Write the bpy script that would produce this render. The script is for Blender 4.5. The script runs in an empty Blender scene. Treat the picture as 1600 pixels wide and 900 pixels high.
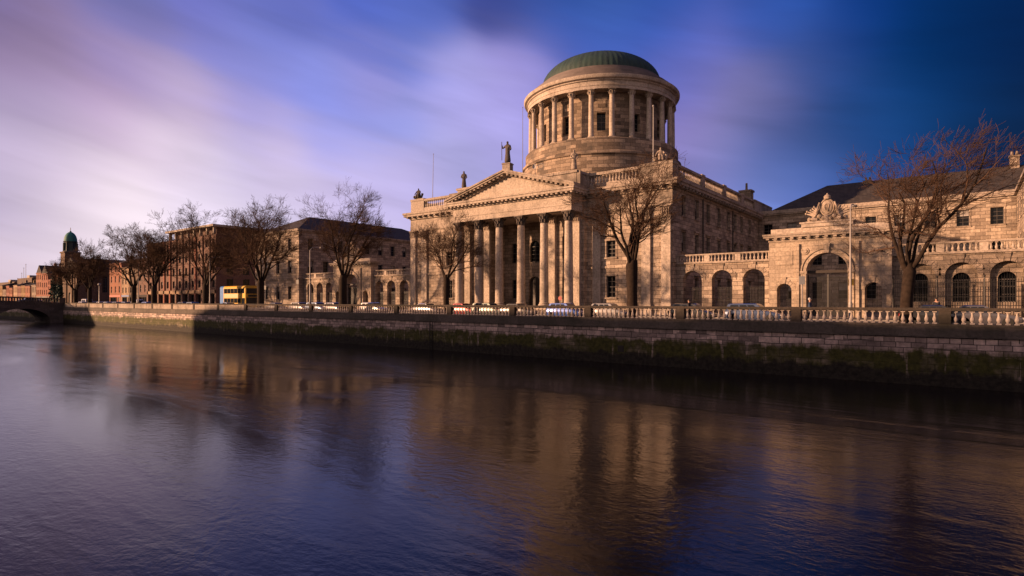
import bpy, bmesh, math, random
from mathutils import Vector, Matrix, Quaternion
R = math.radians
scene = bpy.context.scene
col = scene.collection

# ------------------------------------------------------------------ camera
cam_d = bpy.data.cameras.new('camera'); cam = bpy.data.objects.new('camera', cam_d); col.objects.link(cam)
cam.location = (0, 0, 1.6); cam.rotation_euler = (R(90), 0, R(37.8))
cam_d.sensor_width = 36; cam_d.lens = 36*915/1600; cam_d.shift_y = 20/1600
cam_d.clip_start = .1; cam_d.clip_end = 6000
scene.camera = cam
vs = scene.view_settings
vs.view_transform = 'Standard'; vs.look = 'None'; vs.exposure = .85; vs.gamma = 1; vs.use_curve_mapping = False
scene.render.film_transparent = False
scene.cycles.max_bounces = 6; scene.cycles.use_denoising = True

# ------------------------------------------------------------------ sun
SUN_AZ, SUN_EL = 46, 12.0          # azimuth: degrees to the left of straight behind the quay normal
sl = bpy.data.lights.new('sun', 'SUN'); sun = bpy.data.objects.new('sun', sl); col.objects.link(sun)
sl.energy = 5.0; sl.angle = R(.8); sl.color = (1, .56, .315)
sd = Vector((math.sin(R(SUN_AZ))*math.cos(R(SUN_EL)), math.cos(R(SUN_AZ))*math.cos(R(SUN_EL)), -math.sin(R(SUN_EL))))
sun.rotation_euler = sd.to_track_quat('-Z', 'Y').to_euler()
sun.location = (-40, -60, 60)

# ------------------------------------------------------------------ node helper
def lin(c):
    return tuple((x/255/12.92 if x/255 <= .04045 else ((x/255+.055)/1.055)**2.4) for x in c)
class NT:
    def __init__(s, tree): s.t = tree
    def n(s, kind, **kw):
        nd = s.t.nodes.new(kind)
        for k, v in kw.items(): setattr(nd, k, v)
        return nd
    def put(s, sock, v):
        if isinstance(v, bpy.types.NodeSocket): s.t.links.new(v, sock)
        elif v is not None: sock.default_value = v
    def m(s, op, a, b=0., c=0., clamp=False):
        nd = s.n('ShaderNodeMath', operation=op); nd.use_clamp = clamp
        s.put(nd.inputs[0], a); s.put(nd.inputs[1], b); s.put(nd.inputs[2], c); return nd.outputs[0]
    def vm(s, op, a, b=None):
        nd = s.n('ShaderNodeVectorMath', operation=op)
        s.put(nd.inputs[0], a)
        if b is not None: s.put(nd.inputs[1], b)
        return nd.outputs[0]
    def xyz(s, v):
        nd = s.n('ShaderNodeSeparateXYZ'); s.put(nd.inputs[0], v); return nd.outputs
    def comb(s, x=0., y=0., z=0.):
        nd = s.n('ShaderNodeCombineXYZ')
        for i, q in enumerate((x, y, z)): s.put(nd.inputs[i], q)
        return nd.outputs[0]
    def mix(s, f, a, b, blend='MIX'):
        nd = s.n('ShaderNodeMix', data_type='RGBA', blend_type=blend)
        s.put(nd.inputs[0], f)
        for i, q in ((6, a), (7, b)):
            s.put(nd.inputs[i], q if isinstance(q, bpy.types.NodeSocket) else (*q, 1)[:4])
        return nd.outputs[2]
    def ramp(s, f, stops, interp='LINEAR'):
        nd = s.n('ShaderNodeValToRGB'); cr = nd.color_ramp; cr.interpolation = interp
        while len(cr.elements) > 1: cr.elements.remove(cr.elements[-1])
        for i, (p, c) in enumerate(stops):
            e = cr.elements[0] if i == 0 else cr.elements.new(p)
            e.position = p; e.color = (*c, 1)[:4] if len(c) >= 3 else (c[0],)*3+(1,)
        s.put(nd.inputs[0], f); return nd.outputs[0]
    def remap(s, v, a, b, c=0., d=1., smooth=False):
        nd = s.n('ShaderNodeMapRange'); nd.clamp = True
        if smooth: nd.interpolation_type = 'SMOOTHSTEP'
        s.put(nd.inputs[0], v)
        for i, q in enumerate((a, b, c, d)): s.put(nd.inputs[i+1], q)
        return nd.outputs[0]
    def noise(s, v, scale=1., detail=3., rough=.55, dist=0., dim='3D'):
        nd = s.n('ShaderNodeTexNoise', noise_dimensions=dim)
        s.put(nd.inputs['Vector'], v); nd.inputs['Scale'].default_value = scale; nd.inputs['Detail'].default_value = detail
        nd.inputs['Roughness'].default_value = rough; nd.inputs['Distortion'].default_value = dist
        return nd.outputs[0]

# ------------------------------------------------------------------ sky
w = bpy.data.worlds.new('World'); scene.world = w; w.use_nodes = True
T = NT(w.node_tree); w.node_tree.nodes.clear()
tc = T.n('ShaderNodeTexCoord').outputs['Generated']
d0 = T.vm('NORMALIZE', tc)
dx, dy, dz = T.xyz(d0)
dz = T.m('ABSOLUTE', dz)                                           # below the horizon the sky is mirrored
phi = T.m('MULTIPLY', T.m('ARCTAN2', dx, dy), 180/math.pi)         # 0 across the river, negative upstream
el = T.m('MULTIPLY', T.m('ARCSINE', dz), 180/math.pi)
# wind-drawn cloud texture: noise stretched along a slanting direction, used to drag the colours about
ca, sa = math.cos(R(-13)), math.sin(R(-13))
s1 = T.m('ADD', T.m('MULTIPLY', phi, ca), T.m('MULTIPLY', el, sa)); s2 = T.m('ADD', T.m('MULTIPLY', phi, -sa), T.m('MULTIPLY', el, ca))
st = T.noise(T.comb(T.m('MULTIPLY', s1, .035), T.m('MULTIPLY', s2, .17), 3.1), 1., 3., .5, .4)
st2 = T.noise(T.comb(T.m('MULTIPLY', s1, .075), T.m('MULTIPLY', s2, .42), 8.4), 1., 3., .5, .3)
off = T.m('ADD', T.m('MULTIPLY', T.m('SUBTRACT', st, .5), .11), T.m('MULTIPLY', T.m('SUBTRACT', st2, .5), .05))
off = T.m('MULTIPLY', off, T.remap(phi, -42, -24, 1., .45, True))
D = T.vm('NORMALIZE', T.comb(T.m('ADD', dx, T.m('MULTIPLY', off, .3)), dy, T.m('ADD', dz, off)))
def pdir(px, py):
    u, v = (px-800)/915, (470-py)/915
    return Vector((u*.79016-.61291, u*.61291+.79016, v)).normalized()
def adir(a, b): return Vector((math.sin(R(a))*math.cos(R(b)), math.cos(R(a))*math.cos(R(b)), math.sin(R(b))))
CLOUD = [(0,0,115,105,160),(30,40,131,112,145),(190,20,105,110,170),(60,95,150,125,160),(60,150,168,150,190),(60,200,175,162,194),(150,190,190,160,198),(50,262,200,180,210),(130,245,222,205,225),(20,300,185,172,205),
 (100,350,232,216,228),(190,330,248,232,240),(10,420,215,195,210),(110,440,226,208,222),(200,70,122,114,175),(195,130,180,155,195),(330,40,110,112,190),(360,110,143,143,212),(260,140,175,160,205),(300,190,203,180,212),(250,240,234,214,232),
 (300,290,226,212,234),(380,300,218,206,234),(390,190,160,155,222),(400,50,120,127,198),(430,10,95,105,185),(450,120,140,145,222),(530,140,126,140,222),(572,130,157,147,206),(520,210,148,152,226),(430,250,208,190,225),(520,280,205,190,228),(590,30,80,100,190),
 (600,340,200,190,230),(660,15,70,92,175),(780,20,62,70,140),(640,60,110,125,205),(610,200,148,155,226),(700,130,168,163,226),(770,200,172,165,226),(700,250,173,169,222),(620,290,190,178,226),(810,20,48,70,140),(870,15,35,80,160),(870,60,75,95,180),
 (950,20,48,86,160),(960,60,75,100,190),(810,110,165,155,225),(900,200,140,138,210),(1030,20,40,80,165),(1060,60,75,95,180),(1100,110,110,112,190),(1070,170,125,120,195),(1085,210,142,126,182),(1150,150,133,128,180),(1130,235,117,115,160),(1185,212,58,84,140),
 (1100,268,122,132,206),(1205,287,132,150,224),(1180,50,65,88,170),(1220,20,35,78,160),(1250,100,75,93,158),(1215,180,105,103,162),(1300,60,25,65,140),(1300,130,40,75,140),(1260,225,28,62,112),(1215,232,48,66,118),(1300,200,24,60,116),(1310,240,32,68,122),(1275,283,86,112,192),(1350,30,5,50,120),
 (1400,100,2,55,115),(1380,200,18,68,130),(1380,290,30,70,140),(1450,30,2,42,95),(1500,60,0,32,78),(1500,130,2,48,105),(1580,100,2,30,75),(1540,200,6,42,84),(1590,190,5,30,66),(1450,200,14,58,112),(1580,290,8,34,74)]
CLOUD += [(1150,266,134,144,218),(1238,274,112,130,206),(1190,248,60,80,138),(1240,252,44,78,140),(1100,240,138,124,176),(1060,120,92,106,192),(1170,180,122,116,170),(1330,180,30,68,132),(320,330,234,220,238),(450,310,216,204,234),(90,290,214,196,216),(170,290,236,218,232)]
pts = [(pdir(x, y), lin((a, b, c)), 700., 1.) for x, y, a, b, c in CLOUD]
pts += [(adir(a, b), lin(c), 24., 3e-6) for a, b, c in [(-40, 75, (70, 76, 140)), (-60, 48, (84, 86, 150)), (-10, 48, (40, 60, 120)), (-110, 8, (238, 208, 212)), (-110, 32, (150, 126, 150)), (-150, 8, (255, 228, 202)), (-150, 35, (196, 166, 166)),
         (180, 8, (255, 222, 198)), (180, 35, (196, 170, 168)), (140, 10, (205, 176, 168)), (140, 38, (150, 130, 150)), (90, 14, (110, 98, 116)), (48, 14, (30, 48, 95)), (60, 45, (60, 62, 105)), (150, 70, (110, 102, 140))]]
csum = wsum = None
for dv, c, k, amp in pts:
    nd = T.n('ShaderNodeVectorMath', operation='DOT_PRODUCT'); T.put(nd.inputs[0], D); nd.inputs[1].default_value = dv
    wgt = T.m('EXPONENT', T.m('MULTIPLY_ADD', nd.outputs['Value'], k, -k+math.log(amp)))
    sc = T.n('ShaderNodeVectorMath', operation='SCALE'); sc.inputs[0].default_value = c; T.put(sc.inputs['Scale'], wgt)
    csum = sc.outputs[0] if csum is None else T.vm('ADD', csum, sc.outputs[0]); wsum = wgt if wsum is None else T.m('ADD', wsum, wgt)
dvn = T.n('ShaderNodeVectorMath', operation='DIVIDE'); T.put(dvn.inputs[0], csum); T.put(dvn.inputs[1], T.comb(wsum, wsum, wsum))
sky = dvn.outputs[0]
gl = T.m('ADD', 1., T.m('MULTIPLY', T.m('SUBTRACT', st2, .5), .5)); sky = T.mix(1., sky, T.comb(gl, gl, gl), 'MULTIPLY')
nis = T.n('ShaderNodeTexSky', sky_type='NISHITA', sun_disc=False, sun_elevation=R(SUN_EL), sun_rotation=R(180+SUN_AZ))
tot = T.mix(1., T.mix(1., sky, (5.75, 5.75, 5.75), 'MULTIPLY'), T.mix(1., nis.outputs[0], (.006, .006, .006), 'MULTIPLY'), 'ADD')
bg = T.n('ShaderNodeBackground'); T.put(bg.inputs[0], tot); bg.inputs[1].default_value = .1
wo = T.n('ShaderNodeOutputWorld'); T.put(wo.inputs[0], bg.outputs[0])

# ------------------------------------------------------------------ materials
MATS = {}
def new_mat(name):
    m = bpy.data.materials.new(name); m.use_nodes = True; m.node_tree.nodes.clear()
    t = NT(m.node_tree); bs = t.n('ShaderNodeBsdfPrincipled'); o = t.n('ShaderNodeOutputMaterial')
    t.put(o.inputs[0], bs.outputs[0]); MATS[name] = m
    return m, t, bs
def bump(t, bs, h, strength, dist=.03):
    b = t.n('ShaderNodeBump'); b.inputs['Strength'].default_value = strength; b.inputs['Distance'].default_value = dist
    t.put(b.inputs['Height'], h); t.put(bs.inputs['Normal'], b.outputs[0])
def plain(name, c, rough=.6, metal=0., var=.12, scale=3., spec=.5, coat=0.):
    m, t, bs = new_mat(name)
    p = t.n('ShaderNodeNewGeometry').outputs['Position']
    nz = t.noise(p, scale, 4.)
    k = t.remap(nz, .3, .7, 1-var, 1+var)
    t.put(bs.inputs['Base Color'], t.mix(1., c, t.comb(k, k, k), 'MULTIPLY'))
    bs.inputs['Roughness'].default_value = rough; bs.inputs['Metallic'].default_value = metal
    bs.inputs['Specular IOR Level'].default_value = spec; bs.inputs['Coat Weight'].default_value = coat
    return m
def masonry(name, c1, c2, mortar, bw=.95, rh=.42, ms=.012, stain=(.10, .085, .07), stain_amt=.55, bmp=.35, cyl=None, rough=.85, streak=.5):
    m, t, bs = new_mat(name)
    p = t.n('ShaderNodeNewGeometry').outputs['Position']
    x, y, z = t.xyz(p)
    if cyl:
        a = t.m('MULTIPLY', t.m('ARCTAN2', t.m('SUBTRACT', y, cyl[1]), t.m('SUBTRACT', x, cyl[0])), cyl[2])
    else: a = t.m('ADD', x, y)
    v = t.comb(a, z, 0.)
    br = t.n('ShaderNodeTexBrick'); t.put(br.inputs['Vector'], v)
    br.inputs['Scale'].default_value = 1; br.inputs['Brick Width'].default_value = bw; br.inputs['Row Height'].default_value = rh
    br.inputs['Mortar Size'].default_value = ms; br.inputs['Mortar Smooth'].default_value = .3; br.inputs['Bias'].default_value = 0
    br.inputs['Color1'].default_value = (*c1, 1); br.inputs['Color2'].default_value = (*c2, 1); br.inputs['Mortar'].default_value = (*mortar, 1)
    n1 = t.noise(p, .35, 5., .6); n2 = t.noise(t.comb(t.m('MULTIPLY', a, 1.6), t.m('MULTIPLY', z, .22), y), 1., 4., .6); n3 = t.noise(p, 5., 4., .6)
    c = br.outputs[0]
    k = t.remap(n3, .3, .7, .68, 1.26); c = t.mix(1., c, t.comb(k, k, k), 'MULTIPLY')
    c = t.mix(t.remap(n1, .48, .72, 0, stain_amt, True), c, stain)
    c = t.mix(t.remap(n2, .52, .75, 0, streak*stain_amt, True), c, stain)
    t.put(bs.inputs['Base Color'], c); bs.inputs['Roughness'].default_value = rough; bs.inputs['Specular IOR Level'].default_value = .25
    h = t.m('ADD', t.m('MULTIPLY', br.outputs[1], -1.), t.m('MULTIPLY', n3, .45))
    bump(t, bs, h, bmp, .04)
    return m
DX, DY = -47.7, 85.3
STONE = masonry('granite_ashlar', (.48, .395, .31), (.225, .178, .14), (.085, .066, .052), 1.05, .46, .024)
STONE_D = masonry('dark_weathered_ashlar', (.34, .275, .215), (.18, .145, .115), (.08, .065, .055), .9, .4, .024, stain_amt=.7)
DRUM = masonry('drum_ashlar', (.42, .325, .24), (.12, .09, .066), (.08, .06, .045), 1.35, .52, .022, cyl=(DX, DY, 10.5), stain_amt=.75)
GATE = masonry('gate_ashlar', (.47, .385, .30), (.35, .285, .22), (.17, .14, .11), 1.0, .44, .014, stain_amt=.5, bmp=.25)
PORT = masonry('portland_stone', (.47, .40, .335), (.43, .365, .30), (.30, .25, .2), 2.4, .9, .006, stain_amt=.55, bmp=.12, streak=.9)
PORT_D = masonry('stained_portland', (.40, .335, .275), (.33, .275, .225), (.20, .16, .13), 1.8, .7, .008, stain_amt=.8, bmp=.15, streak=1.)
SCULPT = plain('carved_stone', (.35, .285, .225), .85, var=.45, scale=2.5, spec=.2)
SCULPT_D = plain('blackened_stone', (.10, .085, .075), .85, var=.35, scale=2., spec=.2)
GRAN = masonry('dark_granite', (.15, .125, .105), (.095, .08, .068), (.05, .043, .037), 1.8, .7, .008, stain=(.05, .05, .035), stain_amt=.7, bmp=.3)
GRAN_D = masonry('darker_granite', (.072, .058, .048), (.05, .041, .035), (.03, .026, .022), 1.8, .7, .008, stain=(.03, .03, .022), stain_amt=.6, bmp=.3)  # darker version of the granite, for handrail and piers
BALU = plain('pale_baluster_stone', (.46, .40, .36), .8, var=.3, scale=3.5, spec=.2)
GLASS = plain('dark_window_glass', (.007, .008, .010), .08, var=.3, scale=.6, spec=.22)
SASH = plain('painted_sash', (.10, .09, .085), .5)
SASH_W = plain('pale_painted_sash', (.42, .39, .36), .5)
BLIND = plain('window_blind', (.34, .32, .3), .8)
WOOD = plain('dark_door_wood', (.03, .022, .018), .5)
IRON = plain('black_iron', (.012, .012, .013), .5)
VOID = plain('near_black_stone', (.03, .026, .023), .9)  # near-black tone for the drain opening and dark shop fascias
LEAD = plain('lead_sheet', (.125, .10, .09), .62, var=.25, scale=.8)
BARK = plain('bark', (.03, .021, .016), .9, var=.35, scale=5., spec=.15)
TWIG = plain('twig_bark', (.082, .050, .034), .85, var=.2, scale=2., spec=.1)
WHITE_P = plain('white_pole_paint', (.30, .285, .28), .45)
GREY_P = plain('grey_pole_paint', (.22, .22, .23), .45)
# slate
m, t, bs = new_mat('roof_slate'); SLATE = m
p = t.n('ShaderNodeNewGeometry').outputs['Position']; x, y, z = t.xyz(p)
br = t.n('ShaderNodeTexBrick'); t.put(br.inputs['Vector'], t.comb(t.m('ADD', x, t.m('MULTIPLY', y, .97)), t.m('MULTIPLY', z, 1.9), 0.))
br.inputs['Scale'].default_value = 1; br.inputs['Brick Width'].default_value = .5; br.inputs['Row Height'].default_value = .4; br.inputs['Mortar Size'].default_value = .015
br.inputs['Color1'].default_value = (.068, .06, .056, 1); br.inputs['Color2'].default_value = (.04, .036, .036, 1); br.inputs['Mortar'].default_value = (.02, .02, .02, 1)
nn = t.noise(p, .5, 4.)
t.put(bs.inputs['Base Color'], t.mix(t.remap(nn, .45, .7, 0, .5), br.outputs[0], (.075, .06, .05))); bs.inputs['Specular IOR Level'].default_value = .15; bs.inputs['Roughness'].default_value = .8
bump(t, bs, t.m('MULTIPLY', br.outputs[1], -1.), .3, .03)
# copper
def copper(name, c1, c2, pale=(.10, .15, .125), cen=None):
    m, t, bs = new_mat(name)
    p = t.n('ShaderNodeNewGeometry').outputs['Position']; x, y, z = t.xyz(p)
    if cen:
        a_ = t.m('MULTIPLY', t.m('ARCTAN2', t.m('SUBTRACT', y, cen[1]), t.m('SUBTRACT', x, cen[0])), 14.)
        v = t.comb(a_, t.m('MULTIPLY', z, .35), 0.)
    else: v = t.comb(t.m('MULTIPLY', x, 1.3), t.m('MULTIPLY', y, 1.3), t.m('MULTIPLY', z, .25))
    a = t.noise(v, 1., 4., .6); b = t.noise(p, .6, 4., .6)
    c = t.mix(t.remap(a, .35, .65), c1, c2); c = t.mix(t.remap(t.m('ADD', a, t.m('MULTIPLY', b, .6)), .86, 1.02, 0, .6, True), c, pale)
    t.put(bs.inputs['Base Color'], c); bs.inputs['Roughness'].default_value = .65; bs.inputs['Specular IOR Level'].default_value = .3
    return m
COPPER = copper('verdigris_copper', (.033, .066, .057), (.02, .036, .036), (.06, .095, .085), cen=(DX, DY))
COPPER_B = copper('bright_verdigris', (.04, .20, .17), (.03, .13, .115))
# quay wall: coursed stone, weed and algae left by the tide
m, t, bs = new_mat('quay_masonry'); QUAY = m
p = t.n('ShaderNodeNewGeometry').outputs['Position']; x, y, z = t.xyz(p)
wob = t.noise(p, .9, 3.)
br = t.n('ShaderNodeTexBrick'); t.put(br.inputs['Vector'], t.comb(t.m('ADD', x, y), t.m('ADD', z, t.m('MULTIPLY', wob, .06)), 0.))
br.inputs['Scale'].default_value = 1; br.inputs['Brick Width'].default_value = .82; br.inputs['Row Height'].default_value = .34; br.inputs['Mortar Size'].default_value = .022; br.inputs['Mortar Smooth'].default_value = .35
br.offset_frequency = 2; br.squash = .7; br.squash_frequency = 3
br.inputs['Color1'].default_value = (.66, .51, .445, 1); br.inputs['Color2'].default_value = (.24, .185, .165, 1); br.inputs['Mortar'].default_value = (.06, .05, .047, 1)
br2 = t.n('ShaderNodeTexBrick'); t.put(br2.inputs['Vector'], t.comb(t.m('ADD', t.m('ADD', x, y), 3.3), t.m('ADD', z, t.m('MULTIPLY', wob, .09)), 0.))
br2.inputs['Scale'].default_value = 1; br2.inputs['Brick Width'].default_value = 1.45; br2.inputs['Row Height'].default_value = .47; br2.inputs['Mortar Size'].default_value = .03; br2.inputs['Mortar Smooth'].default_value = .4
br2.offset = .37; br2.squash = .55; br2.squash_frequency = 2
br2.inputs['Color1'].default_value = (.70, .54, .47, 1); br2.inputs['Color2'].default_value = (.17, .135, .12, 1); br2.inputs['Mortar'].default_value = (.05, .042, .04, 1)
n3 = t.noise(p, 3.2, 5., .65); n1 = t.noise(p, .28, 4.)
pm_ = t.remap(t.noise(t.comb(t.m('MULTIPLY', x, .16), t.m('MULTIPLY', z, .5), 9.), 1., 2.), .49, .51)
bcol = t.mix(pm_, br.outputs[0], br2.outputs[0]); bfac = t.m('ADD', t.m('MULTIPLY', br.outputs[1], t.m('SUBTRACT', 1., pm_)), t.m('MULTIPLY', br2.outputs[1], pm_))
k = t.remap(n3, .28, .72, .55, 1.35); c = t.mix(1., bcol, t.comb(k, k, k), 'MULTIPLY')
c = t.mix(t.remap(n1, .52, .64, 0, .5, True), c, (.10, .082, .075))
edge = t.m('ADD', z, t.m('MULTIPLY', t.m('SUBTRACT', t.noise(t.comb(t.m('MULTIPLY', x, .5), t.m('MULTIPLY', z, .5), 1.), 1., 5., .7), .5), 1.5))
drip = t.noise(t.comb(t.m('MULTIPLY', x, 2.2), t.m('MULTIPLY', z, .22), 5.), 1., 4., .6)
edge = t.m('ADD', edge, t.m('MULTIPLY', t.m('SUBTRACT', drip, .5), .9))
alg = t.mix(t.remap(n3, .35, .65), (.03, .032, .007), (.085, .082, .018))
fa = t.m('MULTIPLY', t.m('MULTIPLY', t.remap(edge, -1.35, -1.8, 0, 1, True), t.remap(t.noise(p, .55, 4., .65), .34, .5, .72, 1.)), t.remap(drip, .72, .62, .15, 1.))
c = t.mix(fa, c, alg)
c = t.mix(t.m('MULTIPLY', t.remap(t.noise(t.comb(t.m('MULTIPLY', x, 1.1), t.m('MULTIPLY', z, .12), 2.), 1., 5., .7), .66, .74, 0, .6, True), t.remap(edge, -1., -1.5, 0, 1)), c, (.33, .29, .25))
c = t.mix(t.remap(edge, -2.55, -3.0, 0, 1, True), c, t.mix(t.remap(n3, .4, .6), (.012, .011, .008), (.035, .03, .022)))
t.put(bs.inputs['Base Color'], c); bs.inputs['Roughness'].default_value = .8; bs.inputs['Specular IOR Level'].default_value = .3
bump(t, bs, t.m('ADD', t.m('MULTIPLY', bfac, -1.), t.m('MULTIPLY', n3, .9)), .6, .07)
# water
m, t, bs = new_mat('river_water'); WATER = m
p = t.n('ShaderNodeNewGeometry').outputs['Position']; x, y, z = t.xyz(p)
wv = t.comb(t.m('ADD', t.m('MULTIPLY', x, .62), t.m('MULTIPLY', y, .18)), t.m('ADD', t.m('MULTIPLY', y, 1.), t.m('MULTIPLY', x, -.12)), 0.)
a1 = t.noise(wv, 1.5, 4., .55, .9); a2 = t.noise(wv, .32, 3., .5, .6); a3 = t.noise(wv, 5.2, 3., .6, .3)
gust = t.remap(t.noise(t.comb(t.m('MULTIPLY', x, .022), t.m('MULTIPLY', y, .085), 0.), 1., 4., .6, 1.2), .36, .62, .12, 1.05, True)
h = t.m('ADD', t.m('ADD', t.m('MULTIPLY', a1, .5), t.m('MULTIPLY', a2, .3)), t.m('MULTIPLY', a3, .34))
h = t.m('MULTIPLY', h, gust)
bs.inputs['Base Color'].default_value = (.008, .0065, .007, 1); t.put(bs.inputs['Roughness'], t.m('ADD', t.m('MULTIPLY', gust, .05), .10)); bs.inputs['IOR'].default_value = 1.36
bump(t, bs, h, .165, .25)
# ground surfaces
ASPH = plain('asphalt', (.05, .05, .052), .85, var=.25, scale=2.)
PAVE = masonry('paving_slabs', (.26, .24, .22), (.2, .185, .17), (.1, .09, .085), .9, .6, .015)
SOIL = plain('town_ground', (.12, .11, .1), .9, var=.2, scale=.2)
PAINT = plain('road_paint', (.7, .7, .68), .7)
def brick_mat(name, c, k=.75): return masonry(name, c, tuple(q*k for q in c), (.22, .19, .17), .45, .15, .012, stain_amt=.45, bmp=.15)
B_RED = brick_mat('red_brick', (.30, .095, .055)); B_BRN = brick_mat('brown_brick', (.17, .085, .062)); B_ORG = brick_mat('orange_brick', (.33, .12, .06))
B_TAN = masonry('tan_render', (.36, .25, .16), (.33, .23, .15), (.3, .2, .14), 2., 2., .002, bmp=.05)
B_PNK = masonry('pink_render', (.24, .13, .10), (.21, .11, .09), (.34, .2, .14), 2., 2., .002, bmp=.05)
B_YEL = masonry('ochre_render', (.27, .17, .08), (.24, .15, .07), (.36, .22, .1), 2., 2., .002, bmp=.05)
B_CRM = masonry('cream_render', (.26, .2, .15), (.23, .18, .135), (.4, .31, .23), 2., 2., .002, bmp=.05)
CHURCH = masonry('dark_church_stone', (.16, .105, .07), (.11, .075, .055), (.07, .05, .04), .8, .35, .015)
CONC = plain('exposed_concrete', (.36, .31, .26), .85, var=.2, scale=.6)

# ------------------------------------------------------------------ mesh helper
class MB:
    def __init__(s): s.v = []; s.f = []; s.M = None
    def add(s, vs, fs):
        b = len(s.v)
        if s.M is not None: vs = [tuple(s.M @ Vector(q)) for q in vs]
        s.v += [tuple(q) for q in vs]; s.f += [tuple(b+i for i in f) for f in fs]
    def box(s, x0, x1, y0, y1, z0, z1):
        s.add([(x0, y0, z0), (x1, y0, z0), (x1, y1, z0), (x0, y1, z0), (x0, y0, z1), (x1, y0, z1), (x1, y1, z1), (x0, y1, z1)],
              [(3, 2, 1, 0), (4, 5, 6, 7), (0, 1, 5, 4), (1, 2, 6, 5), (2, 3, 7, 6), (3, 0, 4, 7)])
    def quad(s, a, b, c, d): s.add([a, b, c, d], [(0, 1, 2, 3)])
    def lathe(s, cx, cy, prof, n=16, a0=0., a1=360., mod=None, cap=True):
        full = abs(a1-a0) >= 359.9; k = n if full else n+1
        vs = []; fs = []
        for (r, z) in prof:
            for i in range(k):
                a = R(a0+(a1-a0)*i/n); rr = r*(mod(i) if mod else 1)
                vs.append((cx+rr*math.sin(a), cy-rr*math.cos(a), z))
        for j in range(len(prof)-1):
            for i in range(n):
                i2 = (i+1) % k
                fs.append((j*k+i, j*k+i2, (j+1)*k+i2, (j+1)*k+i))
        if cap and full:
            fs.append(tuple(reversed(range(k)))); fs.append(tuple((len(prof)-1)*k+i for i in range(k)))
        s.add(vs, fs)
    def tube(s, p0, p1, r0, r1=None, n=8, cap=True):
        r1 = r0 if r1 is None else r1
        p0, p1 = Vector(p0), Vector(p1); d = (p1-p0)
        if d.length < 1e-6: return
        d.normalize(); a = d.orthogonal().normalized(); b = d.cross(a)
        vs = [p0+(a*math.cos(2*math.pi*i/n)+b*math.sin(2*math.pi*i/n))*r0 for i in range(n)] + [p1+(a*math.cos(2*math.pi*i/n)+b*math.sin(2*math.pi*i/n))*r1 for i in range(n)]
        fs = [(i, (i+1) % n, n+(i+1) % n, n+i) for i in range(n)]
        if cap: fs += [tuple(reversed(range(n))), tuple(range(n, 2*n))]
        s.add(vs, fs)
    def path(s, pts, rad, n=6):
        for i in range(len(pts)-1): s.tube(pts[i], pts[i+1], rad[i] if isinstance(rad, (list, tuple)) else rad, rad[i+1] if isinstance(rad, (list, tuple)) else rad, n)
    def ball(s, c, rx, ry=None, rz=None, n=12, m=7):
        ry = rx if ry is None else ry; rz = rx if rz is None else rz
        vs = [(c[0], c[1], c[2]-rz)]; fs = []
        for j in range(1, m):
            t = math.pi*j/m-math.pi/2
            for i in range(n):
                a = 2*math.pi*i/n; vs.append((c[0]+rx*math.cos(t)*math.cos(a), c[1]+ry*math.cos(t)*math.sin(a), c[2]+rz*math.sin(t)))
        vs.append((c[0], c[1], c[2]+rz))
        for i in range(n): fs.append((0, 1+(i+1) % n, 1+i))
        for j in range(m-2):
            for i in range(n): fs.append((1+j*n+i, 1+j*n+(i+1) % n, 1+(j+1)*n+(i+1) % n, 1+(j+1)*n+i))
        for i in range(n): fs.append((len(vs)-1, 1+(m-2)*n+i, 1+(m-2)*n+(i+1) % n))
        s.add(vs, fs)
    def prism(s, pts, fn, d0, d1):
        """polygon pts [(a,b)] extruded from d0 to d1; fn(a,b,d) -> xyz"""
        n = len(pts)
        s.add([fn(a, b, d0) for a, b in pts]+[fn(a, b, d1) for a, b in pts],
              [tuple(range(n)), tuple(reversed(range(n, 2*n)))]+[(i, n+i, n+(i+1) % n, (i+1) % n) for i in range(n)])
def mesh_from(mb, name, off=(0, 0, 0), smooth=True, angle=32):
    me = bpy.data.meshes.new(name)
    me.from_pydata([(a-off[0], b-off[1], c-off[2]) for a, b, c in mb.v], [], mb.f)
    bm = bmesh.new(); bm.from_mesh(me); bmesh.ops.recalc_face_normals(bm, faces=bm.faces); bm.to_mesh(me); bm.free()
    if smooth:
        me.shade_smooth(); me.set_sharp_from_angle(angle=R(angle))
    me.update(); return me
def wloc(o):
    p = Vector((0, 0, 0))
    while o: p += o.location; o = o.parent
    return p
def thing(name, label, cat, loc=(0, 0, 0), group=None, rz=0.):
    o = bpy.data.objects.new(name, None); col.objects.link(o); o.location = loc; o.rotation_euler = (0, 0, rz)
    o['label'] = label; o['category'] = cat
    if group: o['group'] = group
    o.empty_display_size = .3
    return o
def part(name, mb, mat, parent, local=False, label=None, smooth=True, stuff=False):
    """one mesh part; mb in world coordinates unless local"""
    off = (0, 0, 0) if local else wloc(parent)
    me = mesh_from(mb, name, off, smooth); me.materials.append(mat)
    o = bpy.data.objects.new(name, me); col.objects.link(o); o.parent = parent
    if label: o['label'] = label
    if stuff: o['kind'] = 'stuff'
    return o
def solo(name, mb, mat, label=None, cat=None, kind=None, group=None, smooth=True, loc=(0, 0, 0)):
    me = mesh_from(mb, name, loc, smooth); me.materials.append(mat)
    o = bpy.data.objects.new(name, me); col.objects.link(o); o.location = loc
    if label: o['label'] = label
    if cat: o['category'] = cat
    if kind: o['kind'] = kind
    if group: o['group'] = group
    return o
def clone(o, parent, loc):
    c = o.copy(); col.objects.link(c); c.parent = parent; c.location = loc; return c

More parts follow.
